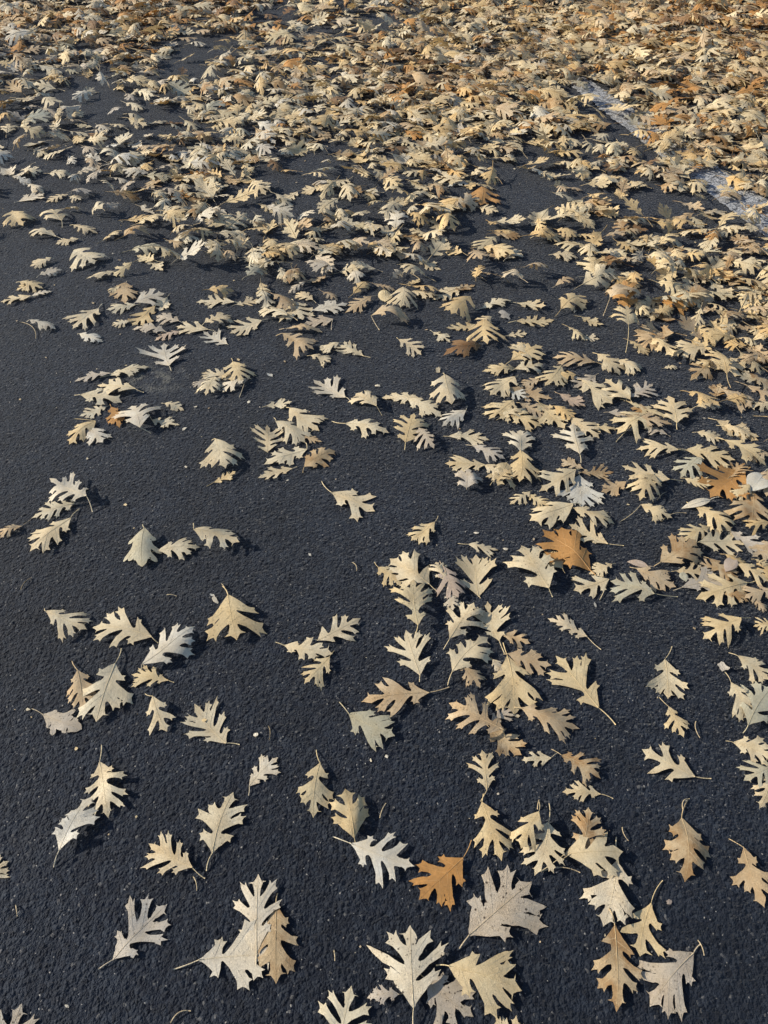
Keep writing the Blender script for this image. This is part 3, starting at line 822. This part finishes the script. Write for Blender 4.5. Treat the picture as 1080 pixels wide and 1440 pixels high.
0.266,0.996 0.250,1.112 0.90 p - 0.275,0.964|pale oak leaf with strong veins and stalk down on the trail's shaded side
0.152,0.908 0.242,1.009 0.80 p x 0.141,0.882|cream oak leaf with chewed base in the trail's middle
0.246,0.946 0.264,0.914 0.90 w - -|whitish oak leaf scrap wedged beside the big yellow leaf in the trail
0.228,0.792 0.278,0.824 0.80 g - -|grey oak leaf under the big tan one in the trail's lower pile
0.224,0.779 0.283,0.716 0.80 k - -|brown tinged oak leaf with sharp lobes at the bottom of the trail's lower pile
0.247,0.765 0.139,0.834 0.80 t c 0.254,0.758|big tan oak leaf with long raised lobes in the trail's lower pile
0.205,0.643 0.203,0.729 0.80 p f 0.191,0.622|cream oak leaf, tip up, alone below the trail with stalk down
-0.130,0.699 -0.137,0.589 0.70 y - -0.140,0.730|yellow cream oak leaf with a hooked stalk up, beside the golden leaf
-0.796,1.067 -0.688,1.021 0.75 p - -0.812,1.090|small cream oak leaf at the outer end of the upper two touching leaves
-0.536,1.001 -0.683,1.029 0.70 p 3 -0.521,0.993|big cream oak leaf with deep lobes, touching a small one beside its tip
-0.539,0.926 -0.440,1.033 0.70 w - -0.544,0.919|pale oak leaf, tip up, lying over a small yellowish one
-0.478,0.893 -0.564,0.909 0.70 y - -0.465,0.889|small yellowish oak leaf peeking from under a pale leaf
-0.604,0.934 -0.610,0.789 0.85 p - -0.602,0.978|bright cream oak leaf with straight stalk up, over a duller leaf
-0.684,0.916 -0.645,0.814 0.70 t - -0.706,0.944|dull tan oak leaf with hooked stalk partly under the bright cream leaf
-0.732,0.811 -0.639,0.777 0.70 g j -0.761,0.825|greyish oak leaf with rounded lobes, lowest of three touching leaves
-0.500,0.847 -0.456,0.768 0.75 p - -0.523,0.861|very small cream oak leaf alone, stalk hooked upward, beside the bright cream leaf
-0.329,0.744 -0.410,0.835 0.85 p f -0.301,0.742|cream oak leaf with thin stalk to the side, alone between two small leaves
-0.270,0.653 -0.218,0.714 0.65 w f -0.269,0.634|tiny narrow white oak leaf with short stalk down, alone on asphalt
-0.374,1.117 -0.337,0.990 1.05 y - -0.396,1.157|yellow cream oak leaf with stalk up, next to a white torn scrap
-0.580,0.700 -0.536,0.587 0.80 p - -0.588,0.741|pale oak leaf with hooked stalk up, touching the leaf with a torn lobe
0.298,0.593 0.256,0.526 0.85 y - 0.306,0.624|yellowish oak leaf half under a paler one, both stalks pointing up
0.317,0.577 0.277,0.480 0.80 p - 0.326,0.618|pale oak leaf with strong midrib, over a yellowish one, both stalks up
0.339,0.518 0.448,0.521 0.80 p - 0.290,0.487|pale oak leaf underneath the small brown one at the head of the chain
0.368,0.522 0.398,0.608 0.75 k - 0.334,0.508|small brown oak leaf, tip up, lying over a pale one at the chain's head
0.483,0.435 0.443,0.349 0.80 y f 0.514,0.474|yellowish oak leaf with straight stalk, second lowest in the chain of leaves
0.538,0.355 0.443,0.275 0.85 g f -|grey oak leaf with browned tip at the chain's lower end
0.435,0.507 0.387,0.395 0.75 w f3 0.445,0.553|whitish oak leaf with long straight stalk in the middle of the chain
0.409,0.398 0.385,0.267 0.68 k f3 0.404,0.425|large tan mottled oak leaf, lowest and longest of the chain
0.580,0.591 0.554,0.472 0.78 k - 0.601,0.625|brown patched oak leaf with hooked stalk, alone on dark asphalt
0.680,0.532 0.686,0.428 0.70 t - 0.659,0.550|tan oak leaf with bent stalk at the photo's edge, low down
-0.056,0.547 -0.076,0.640 0.75 y - -|golden oak leaf, tip up, touching the base of a pale leaf
-0.062,0.538 0.057,0.497 0.75 w f -0.098,0.554|pale oak leaf with stalk touching the golden leaf
0.148,0.512 0.063,0.440 0.80 o f3 0.167,0.547|orange brown oak leaf by itself on dark asphalt with pale stalk
0.193,0.620 0.219,0.507 0.80 y - 0.198,0.637|yellow cream oak leaf, tip down, just above the grey mauve leaf
0.150,0.382 0.271,0.470 0.95 g sf3 0.131,0.361|grey mauve oak leaf with broad worn lobes, above the bottom group
0.070,0.316 0.148,0.261 0.90 g sf -|grey spotted oak leaf beneath the pale yellowish one in the bottom group
0.049,0.272 0.046,0.396 1.12 w sf3 0.049,0.238|broad whitish grey oak leaf with stalk straight down at the bottom edge
0.111,0.333 0.232,0.297 0.85 y f3 0.090,0.336|pale yellowish oak leaf with long lobes overlapping the bottom group
0.025,0.292 -0.029,0.288 0.50 g s -|crumbled grey oak leaf scrap beside the broad whitish grey leaf
-0.080,0.199 -0.055,0.305 0.90 p f -|tan cream oak leaf cut off by the bottom edge, three lobes showing
0.187,0.190 0.219,0.263 0.80 p f -|cream oak leaf of which only lobe tips show at the bottom edge
-0.194,0.431 -0.183,0.308 0.70 k - -0.194,0.452|two-toned brown and cream oak leaf beneath the white pair
-0.610,0.525 -0.580,0.633 0.75 w x -0.616,0.498|whitish oak leaf with a torn crumbling lobe and stalk down
-0.356,0.495 -0.448,0.540 0.80 p f -0.331,0.478|cream oak leaf with its stalk pointing down toward a neighbour's stalk
-0.323,0.522 -0.300,0.641 0.78 p f -0.330,0.491|cream oak leaf, tip up, with stalk down beside its neighbour's stalk
-0.756,0.459 -0.702,0.509 0.80 p f -|pale oak leaf cut off by the left edge, only lobe tips showing
-0.467,0.345 -0.392,0.434 0.88 g sf3 -0.490,0.330|grey oak leaf with brown spots and holes, alone on dark asphalt
-0.221,0.354 -0.233,0.485 0.75 w f3 -|white oak leaf, tip up, overlapping the two-toned one
-0.319,0.344 -0.184,0.351 0.82 w f3 -0.361,0.330|broad white oak leaf with long thin stalk, over the upright white one
-0.630,0.179 -0.605,0.280 1.00 g sf -|crumbling grey spotted oak leaf in the bottom corner
-0.889,3.364 -0.865,3.244 0.90 o - -|small orange leaf standing out among cream leaves inside the drift
-1.200,2.780 -1.100,2.685 1.15 p - -|cream oak leaf with ribbed lobes above the pale long-armed leaf at the drift's edge
-1.016,2.650 -1.108,2.588 0.60 p - -|pale long-armed oak leaf just outside the drift, over open asphalt
-1.282,2.739 -1.349,2.684 0.80 p - -|cream oak leaf at the back of the small row on the left edge
-1.288,2.614 -1.216,2.658 0.70 w - -|whitish oak leaf with slender fingers in the small row on the left edge
-1.347,2.564 -1.248,2.522 0.80 y - -|yellow cream oak leaf in the middle of the small row on the left edge
-1.222,2.899 -1.306,2.865 0.55 p - -|cream oak leaf lying level, lowest of five at the drift's straggling corner
-1.271,3.009 -1.158,2.957 0.75 p - -|domed cream oak leaf between two leaves at the drift's straggling corner
-1.554,3.115 -1.475,3.002 1.15 y - -1.575,3.156|wide yellow cream oak leaf with short stalk at the drift's straggling corner
-1.315,2.917 -1.444,2.966 0.60 p - -|cream oak leaf tucked against the wide yellow cream one with short stalk
-1.377,3.304 -1.457,3.233 0.60 p - -|long pale oak leaf above the domed cream one at the drift's corner
-1.363,3.280 -1.302,3.240 0.80 p - -|small pale oak leaf between the domed cream one and the drift
-1.578,3.244 -1.484,3.315 0.90 w - -|whitish veined oak leaf by itself above the wide yellow cream one
-1.320,3.027 -1.403,3.137 0.90 p - -1.320,3.008|cream oak leaf with hooked stalk down at the drift's straggling corner
0.426,3.334 0.407,3.165 1.15 o - -|golden orange oak leaf at the drift's near side, brightest orange leaf there
0.417,3.422 0.283,3.390 0.55 u - -|bluish grey oak leaf above a deep shadow at the drift's near side
0.408,2.746 0.502,2.822 0.70 k - -|orange tan oak leaf at a clump's shaded end, at the head of the bare lane
0.444,2.911 0.364,2.798 0.80 y - -|yellow cream oak leaf hanging from the clump at the head of the bare lane
0.631,2.546 0.716,2.595 0.60 t c -|small tan humped oak leaf alone on bare asphalt below the drift, with dark shadow
0.654,2.775 0.755,2.756 0.80 p - -|pale oak leaf with many points at the drift's border above the humped tan leaf
0.785,2.613 0.805,2.749 1.00 y - 0.786,2.608|yellow cream oak leaf with stalk down at the drift's border
0.941,3.226 0.895,3.096 1.15 k - -|brown centred oak leaf over a dark gap inside the drift
0.469,2.737 0.540,2.803 0.70 p - -|pale spiky oak leaf alone at the bare lane's head, beside the orange tan one
0.600,2.908 0.737,2.908 0.75 y - -|large yellow cream oak leaf at the drift's tip above the many-pointed pale leaf
"""
STALKS = """
-1.273,2.316 -1.182,2.213 .15|curved loose leaf stalk on asphalt beside a small whitish leaf
-0.665,0.432 -0.656,0.413 .05|short straight loose stalk above the grey bottom corner leaf
-0.353,0.481 -0.342,0.456 .1|short reddish loose stalk between two leaf stalks and the spotted leaf
-0.351,0.252 -0.321,0.269 .2|curved loose stalk at the bottom edge below the broad white leaf
-0.008,0.589 0.004,0.618 .05|short straight loose stalk beside the golden leaf
-0.087,0.359 -0.085,0.343 .05|tiny loose stalk beside the white pair's shadow
0.460,0.571 0.466,0.546 -.15|small curved pale stalk between the chain's head and the brown patched leaf
0.551,0.375 0.555,0.351 .05|straight pale loose stalk beside the chain's grey lower leaf
-0.529,1.129 -0.503,1.126 .05|tiny loose stalk above the big deep-lobed cream leaf
-0.245,0.784 -0.240,0.751 .1|short loose stalk beside a white chip and tiny narrow leaf
-0.245,0.784 -0.240,0.751 .1|thin loose stalk above the tiny narrow white leaf
0.664,0.794 0.662,0.757 -.15|curved loose stalk below the tiny yellowish leaf
0.586,0.606 0.605,0.627 .25|curled loose stalk beside the brown patched leaf's stalk
0.301,0.606 0.307,0.625 .05|short loose stalk below the pale leaf under the orange tinted one
-0.400,1.165 -0.378,1.125 .05|straight loose stalk above the yellow cream leaf by the white scrap
-0.887,1.146 -0.872,1.183 .1|dark loose stalk on asphalt below the line of three leaves
0.735,1.373 0.808,1.402 .12|long loose stalk lying across the bare lane
0.742,1.451 0.775,1.482 .05|short loose stalk below the broad cream leaf in the bare lane
-0.081,1.232 -0.068,1.204 .15|forked pale loose stalk left of the trail's upper end
0.296,0.491 0.364,0.488 .1|loose stalk lying under the chain's uppermost leaf
0.133,2.601 0.097,2.644 .0|straight loose stalk sticking out past the drift's near fringe
0.328,2.662 0.382,2.588 0|pale straight loose stalk on bare asphalt at the drift's near side
"""
SCRAPS = """
-0.408,1.115 0.0275 w|white torn leaf scrap touching the yellow cream leaf with its stalk up
-0.269,0.764 0.0120 w|small white chip of leaf beside a short loose stalk
-0.269,0.764 0.0120 w|small white chip of leaf beside a thin loose stalk
-0.528,0.276 0.0095 w|small white chip of leaf below the spotted grey leaf
0.761,0.930 0.0320 g|dull grey leaf scrap beside the edge stack
0.516,0.436 0.0155 r|pinkish leaf scrap beside the yellowish chain leaf
0.241,1.331 0.0167 w|small pale leaf scrap above the leaf with a frayed white end
0.311,1.277 0.0164 w|small pale leaf chip past the frayed white end
-0.561,1.582 0.0141 w|small white chip on asphalt left of the standing cream leaf
-0.418,1.130 0.0156 w|white chip of leaf beside the straight loose stalk above the white scrap
-0.595,1.746 0.0170 w|white sliver of leaf on asphalt past the cream leaf pair
-0.579,1.850 0.0153 w|pale chip of leaf below the tight clump of five
-0.418,1.873 0.0132 w|pale speck of leaf on the shaded side of the clump of five
-0.366,2.010 0.0274 w|pale sliver of leaf on bare asphalt above the bunch of five
-0.019,1.954 0.0203 w|pale sliver of leaf above the long level leaf of the short row
0.175,2.034 0.0322 p|pale scrap of leaf touching the stalk of the ribbed leaf
0.424,2.349 0.0500 g|grey mauve leaf scrap past the dark brown leaf
0.676,2.381 0.0177 w|white chip on asphalt above the tiny whitish leaf
0.966,1.794 0.0150 w|white chip on asphalt below the small lone cream leaf
0.005,0.716 0.0088 w|white speck of leaf below the grey green leaf
-0.027,0.707 0.0088 w|white speck of leaf below the grey green leaf's tip
"""
OVALS = """
0.662,1.220 0.613,1.235 .45 r|small oval pinkish leaf with smooth edge beside the orange tinged oak leaf
1.051,1.534 0.991,1.471 .75 u|smooth oval pale blue leaf at the edge pile
0.883,1.447 0.799,1.420 .3 w|narrow folded white oval leaf at the edge pile's border
0.883,1.239 0.846,1.196 .6 r|mauve oval leaf rolled up low in the edge pile
0.000,2.517 0.004,2.440 .75 y|small oval yellow leaf at the drift's fringe near the fan-ribbed leaf
0.741,1.197 0.742,1.167 .8 l|pale rounded leaf at the edge pile's border below the pinkish oval one
"""
def rows(txt):
    for l in txt.strip().splitlines():
        a, lab = l.split('|')
        yield a.split(), lab
def xy(s): return tuple(float(q) for q in s.split(','))

# leaves lower in the list lie on top of those above them
for i, (a, lab) in enumerate(rows(LEAVES)):
    lay_leaf(i, *xy(a[0]), *xy(a[1]), float(a[2]), a[3], a[4], None if a[5] == '-' else xy(a[5]), lab)

# loose stalks
for i, (a, lab) in enumerate(rows(STALKS)):
    r = random.Random(50 + i)
    (x0, y0), (x1, y1) = xy(a[0]), xy(a[1])
    bend = float(a[2])
    t = np.linspace(0, 1, 9)[:, None]
    p0, p1 = np.array([x0, y0, .003]), np.array([x1, y1, .003])
    d = p1 - p0
    m = (p0+p1)*.5 + np.array([-d[1], d[0], 0])*bend*2 + np.array([0, 0, .006])
    P = (1-t)**2*p0 + 2*t*(1-t)*m + t*t*p1
    v, f = tube(P, np.linspace(.0011, .0007, 9), 6)
    ob = build('leaf_stalk', v, f, [M_VEIN], None, None, (.40, .33, .22) if 'dark' not in lab else (.16, .11, .07), v*3, origin=p0)
    ob['label'] = lab; ob['category'] = 'leaf stalk'; ob['group'] = 'loose leaf stalks'

# torn scraps
for i, (a, lab) in enumerate(rows(SCRAPS)):
    r = random.Random(90 + i)
    x, y = xy(a[0]); s = float(a[1])
    n = 13
    rad = [s*.5*r.uniform(.55, 1.1) for _ in range(n)]
    st = r.uniform(.45, .9); rot = r.uniform(0, 3.14)
    q = np.array([(math.cos(k*2*math.pi/n)*rad[k], math.sin(k*2*math.pi/n)*rad[k]*st) for k in range(n)])
    q = q @ np.array([[math.cos(rot), math.sin(rot)], [-math.sin(rot), math.cos(rot)]])
    v2, F = tessellate(q, s*.22)
    fx, fy = r.uniform(-9, 9), r.uniform(-9, 9)
    z = s*.10*np.sin(v2[:, 0]/s*3 + fx) + s*.10*np.sin(v2[:, 1]/s*3 + fy)
    V = np.concatenate([v2 + [x, y], z[:, None]], 1)
    V, up = settle(V, 60)
    ob = build('leaf_scrap', V, F.tolist(), [M_LEAF], None, None, jittered(r, TINT[a[2]]), V*4, (0, .2, 0), origin=V.mean(0))
    ob['label'] = lab; ob['category'] = 'leaf scrap'; ob['group'] = 'torn scraps of leaf'

# smooth oval leaves of another tree
for i, (a, lab) in enumerate(rows(OVALS)):
    r = random.Random(130 + i)
    (x0, y0), (x1, y1) = xy(a[0]), xy(a[1])
    w = float(a[2])
    L = math.hypot(x1-x0, y1-y0); an = math.atan2(y1-y0, x1-x0)
    t = np.linspace(0, 1, 22)
    half = w*.5*np.sin(math.pi*t**.85)**.85
    q = np.concatenate([np.stack([t, half], 1), np.stack([t[1:-1], -half[1:-1]], 1)[::-1]])
    v2, F = tessellate(q, .09)
    f = Form(r, w, .9); f.fold = .18
    V = f(v2[:, 0], v2[:, 1])
    R = np.array([[math.cos(an), -math.sin(an), 0], [math.sin(an), math.cos(an), 0], [0, 0, 1]])
    V, up = settle((V @ R.T)*L + [x0, y0, 0], 72)
    xs = np.linspace(0, .97, 10)
    mid = (f(xs, xs*0, .004) @ R.T)*L + [x0, y0, up]
    mv, mf = tube(mid, L*np.linspace(.012, .004, 10), 5)
    sp = stalk_points(mid[0], mid[0] + np.array([-math.cos(an)*L*.3, -math.sin(an)*L*.3, .002]), r, .002)
    sv, sf = tube(sp, L*np.linspace(.012, .010, len(sp)), 5)
    tint = jittered(r, TINT[a[3]])
    root = bpy.data.objects.new('oval_leaf', None)
    root.location = mid[0]; root.empty_display_size = .01
    COL.objects.link(root)
    pos = np.concatenate([v2, np.zeros((len(v2), 1))], 1) + r.uniform(0, 30)
    blade = build('blade', V, F.tolist(), [M_LEAF], root, None, tint, pos, (0, .2, 0), origin=mid[0])
    build('midrib', mv, mf, [M_VEIN], blade, None, tint, mv*4, origin=mid[0])
    build('stalk', sv, sf, [M_VEIN], root, None, tint, sv*4, origin=mid[0])
    root['label'] = lab; root['category'] = 'leaf'; root['group'] = 'smooth oval leaves'

# ---------------------------------------------------------------- the thick drift beyond: uncountable
# how thickly the leaves lie, one digit for each 0.1 m by 0.1 m of ground
DX0, DY0, DC = (-3.2, 1.4, 0.1)
DENSITY = """
0000000000000000000000000000000000000000000000000000000000000000
0000000000000000000000000000000000000000000000000000000000000000
0000000000000000000000000000000000000000000000000000000000000000
0000000000000000000000000000000000000000012220000000000000000000
0000000000000000000000000000000000000000023440000000000000000000
0000000000000000000000000000000000000000125666000000000000000000
0000000000000000000000000000000000000000236888000000000000000000
0000000000000000000000000000000000000000356888000000000000000000
0000000000000000000000000000100000000011357899900000000000000000
0000000000000000000000000111111111100012468899900000000000000000
0000000000000000000000011233332222111023578899990000000000000000
0000000000000000000000123225654442222122678899990000000000000000
0000000000000000000001242228877666433222788889990000000000000000
0000000000000000000001356788877776543222788888888000000000000000
0000000000000000000002467888877777644222788888888000000000000000
0000000000000001111113577888777777625566788887777000000000000000
0000000000000011111124677877776677625556778877277700000000000000
0000000000000022222235678227266667665226672227226600000000000000
0000000000000332233345778226255666662225672227626660000000000000
0000000000000332233456778272265667766226677888277770000000000000
0000000000000333344567788822266677777266677888287770000000000000
0000000000004444445667788822266778882266678889888888000000000000
0000000000004444456677888822226778888766678829999999000000000000
0000000000044444556667778888727788888877768829999999900000000000
0000000000044225555626777888827888888887666229999999900000000000
0000000000055225555222677788888889999988866229999999900000000000
0000000000555555555525667788888899999999999229999999990000000000
0000000000555555522255677788888999999999999229999999990000000000
0000000005555555522226677788888999999999991199999999999000000000
0000000005555552222266677788889999999999991189999999999000000000
0000000005555522225566677788899999999999981188999999999000000000
0000000055555522225666677888899999999999981188999999999900000000
0000000066666522256666777788889999999999998188999999999900000000
0000000066666622266222777777888999999999998888999999999900000000
0000000666666666666222777777788899999999999888999999999990000000
0000000666666666677222776667788889999999999999999999999990000000
0000006666666666777222766666778889999999999999999999999999000000
0000007777777777777222266656778888999999999999999999999999000000
0000007777777777778222266666677888899999999999999999999999000000
0000077777777777782222276666677788889999999999999999999999900000
0000077777777778882222276666677788889999999999999999999999900000
0000777777888888888222777666677778888999999999999999999999990000
0000888888888888888888777766667778888999999999999999999999990000
0000888888888888888888772277666277888899999999999999999999990000
0008888888888888888888822277662227788899999999999999999999999000
0008888888888888988888822277662227788899999999999999999999999000
0008888888888889988888822277662227788899999999999999999999999000
0088888888888889988888822277666677788899999999999999999999999900
0088888888888889988888882777666677788889999999999999999999999900
0888888888888889988888887777666677788889999999999999999999999990
0888888888888889888888877776666677788889999999999999999999999990
0888888888888899888888877776666677788889999999999999999999999990
8888888888888899888888877776666677788889999999999999999999999999
8888888888888899888888877776666677788889999999999999999999999999
8888888888888899888888877776666677788889999999999999999999999999
8888888888888898888888877776666677788889999999999999999999999999
8888888888888998888888877776666677788889999999999999999999999999
8888888888888998888888877776666677788889999999999999999999999999
8888888888888998888888877776666677788889999999999999999999999999
0000000000000000000000000000000000000000000000000000000000000000
0000000000000000000000000000000000000000000000000000000000000000
0000000000000000000000000000000000000000000000000000000000000000
0000000000000000000000000000000000000000000000000000000000000000
""".split()
ORANGE = [(0.32, 4.8, 0.35, 0.5), (0.1, 6.26, 0.4, 0.2), (-2.29, 5.92, 0.45, 0.22), (-1.86, 5.92, 0.45, 0.22), (-1.44, 6.0, 0.35, 0.25), (2.56, 6.17, 0.8, 0.4), (2.19, 5.05, 0.6, 0.2), (1.57, 3.8, 0.3, 0.2), (-0.38, 5.05, 0.4, 0.15), (-1.17, 6.08, 0.4, 0.2)]       # x, y, spread, share of brown and orange leaves

def drift():
    r = random.Random(5)
    shapes = {}
    for lod, (step, detail, cnt) in enumerate(((.085, 6, 16), (.10, 4, 20))):
        L_ = []
        for k in range(cnt):
            w = r.uniform(.58, .92)
            V, F, fm, pos, form, off = leaf_parts(r, w, '', r.uniform(.5, 1.8), step, detail, veins=False)
            xs = np.linspace(0, .95, 7)
            mv, mf = tube(form(xs, xs*0, .002), np.linspace(.009, .003, 7), 3)
            b = form([0.0], [0.0])[0]
            sp = stalk_points(b, b + np.array([-r.uniform(.25, .45), r.uniform(-.08, .08), r.uniform(-.12, .03)]), r, .01)[::2]
            sv, sf = tube(sp, np.full(len(sp), .011), 3)
            T = np.concatenate([np.array(F), ])
            def tri(q): return [(a[0], a[j], a[j+1]) for a in q for j in range(1, len(a)-1)]
            mt, stt = np.array(tri(mf)), np.array(tri(sf))
            VV = np.concatenate([V, mv, sv]); n1 = len(V); n2 = n1 + len(mv)
            FF = np.concatenate([T, mt + n1, stt + n2])
            PP = np.concatenate([pos, mv, sv])
            dark = np.concatenate([np.zeros(len(V)), np.ones(len(mv)+len(sv))])
            L_.append((VV, FF, PP, dark, n1))
        shapes[lod] = L_
    spots = []
    for j, line in enumerate(DENSITY):
        for i, ch in enumerate(line):
            c = int(ch)
            if not c: continue
            cover = min(c/9.0*.95, .93)
            mean = -math.log(1-cover)/.0070*DC*DC
            n = int(mean) + (r.random() < mean % 1)
            for _ in range(n):
                spots.append((DX0 + (i + r.random())*DC, DY0 + (j + r.random())*DC))
    r.shuffle(spots)
    AV, AF, AP, AT, AW = [], [], [], [], []
    tot = 0
    for x, y in spots:
        lod = 0 if y < 4.0 else 1
        V, F, P, dark, n1 = r.choice(shapes[lod])
        L = r.gauss(.105, .018); L = min(max(L, .055), .14) * (1 + .09*min(max(y-2.9, 0), 1.6))
        an = r.uniform(-3.14, 3.14) if r.random() < .55 else r.gauss(-.5, .7)
        tp, tr = r.gauss(0, .18), r.gauss(0, .26)
        ca, sa = math.cos(an), math.sin(an)
        R = np.array([[ca, -sa, 0], [sa, ca, 0], [0, 0, 1.0]]) @ np.array([[math.cos(tp), 0, -math.sin(tp)], [0, 1, 0], [math.sin(tp), 0, math.cos(tp)]]) @ np.array([[1, 0, 0], [0, math.cos(tr), -math.sin(tr)], [0, math.sin(tr), math.cos(tr)]])
        W = ((V - [.5, 0, 0]) * [1, r.choice([1, -1]), r.uniform(.7, 1.4)] @ R.T)*L + [x, y, 0]
        W, up = settle(W, 45)
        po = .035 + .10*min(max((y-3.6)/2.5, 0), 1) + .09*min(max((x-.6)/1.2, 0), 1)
        for ox, oy, sd, sh in ORANGE: po += sh*math.exp(-((x-ox)**2 + (y-oy)**2)/(2*sd*sd))
        q = r.random()
        warm_light = min(max((x/max(y, 1) + .42)/.8 + max(y-4.2, 0)*.12, 0), 1)  # golden light toward the right and far end, put into the leaf tints
        if q < po: key = r.choice('ootabk')
        else: key = r.choices('pwgytkla', [.46-.16*warm_light, .22*(1-warm_light), .08*(1-warm_light)+.02, .12+.36*warm_light, .03+.14*warm_light, .03+.08*warm_light, .02, .02+.20*warm_light])[0]
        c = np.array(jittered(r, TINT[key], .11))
        if key in 'pwgl': c = c*(1-.45*warm_light) + np.array(TINT['y'])*.45*warm_light
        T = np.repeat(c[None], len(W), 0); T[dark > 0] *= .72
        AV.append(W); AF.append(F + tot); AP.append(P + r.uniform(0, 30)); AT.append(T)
        AW.append(np.repeat(np.array([[{'k': .8, 't': .35, 'o': .5, 'y': .25}.get(key, .1), r.choice([0, 0, .4]), 0]]), len(W), 0))
        tot += len(W)
    V, F, P, T, Wr = map(np.concatenate, (AV, AF, AP, AT, AW))
    me = bpy.data.meshes.new('leaf_litter')
    me.vertices.add(len(V)); me.vertices.foreach_set('co', V.astype(np.float32).ravel())
    nf = len(F)
    me.loops.add(nf*3); me.loops.foreach_set('vertex_index', F.astype(np.int32).ravel())
    me.polygons.add(nf)
    me.polygons.foreach_set('loop_start', np.arange(0, nf*3, 3, dtype=np.int32))
    me.polygons.foreach_set('use_smooth', np.ones(nf, bool))
    me.update(calc_edges=True)
    for key, kind, dat in (('tint', 'FLOAT_COLOR', np.concatenate([T, np.ones((len(T), 1))], 1)), ('leaf_pos', 'FLOAT_VECTOR', P), ('wear', 'FLOAT_VECTOR', Wr)):
        at = me.attributes.new(key, kind, 'POINT')
        at.data.foreach_set('color' if kind == 'FLOAT_COLOR' else 'vector', dat.astype(np.float32).ravel())
    me.materials.append(M_LEAF)
    ob = bpy.data.objects.new('leaf_litter', me)
    ob['kind'] = 'stuff'
    ob['label'] = 'thick drift of pale and brown fallen oak leaves covering the far asphalt'
    ob['category'] = 'leaf litter'
    COL.objects.link(ob)
    print('drift leaves', len(spots), 'verts', len(V))
drift()

# crumbs of broken leaf between the whole ones
def crumbs():
    r = random.Random(77)
    V, F, T = [], [], []
    tries = 0
    while len(F) < 240 and tries < 9000:
        tries += 1
        x, y = r.uniform(-1.9, 2.0), r.uniform(.3, 4.2)
        if abs(x) > .5*y + .45: continue
        near = HM[int(min(max((y-HY0)/CELL, 0), 819)), int(min(max((x-HX0)/CELL, 0), 719))]
        if near > .004 or r.random() > .16 + .20*min(max((y-.6)/2.2, 0), 1) + .12*(x > .1): continue
        s = min(.0075, r.expovariate(1/.0022) + .0010)
        n = r.choice([4, 5, 6]); a0 = r.uniform(0, 6.3); st = r.uniform(.35, 1)
        k = len(V)
        for j in range(n):
            a = a0 + j*6.283/n; q = s*r.uniform(.6, 1.1)
            u, v = math.cos(a)*q, math.sin(a)*q*st
            V.append((x + u*math.cos(a0) - v*math.sin(a0), y + u*math.sin(a0) + v*math.cos(a0), .0022 + r.uniform(0, s*.35)))
        F.append(tuple(range(k, k+n)))
        T += [jittered(r, TINT[r.choice('ppwgtyk')], .2)]*n
    ob = build('leaf_crumbs', V, F, [M_LEAF], None, None, np.array(T), np.array(V)*9, (.2, .1, 0))
    ob['kind'] = 'stuff'; ob['label'] = 'tiny pale crumbs of broken leaf strewn over the asphalt'; ob['category'] = 'leaf crumbs'
crumbs()
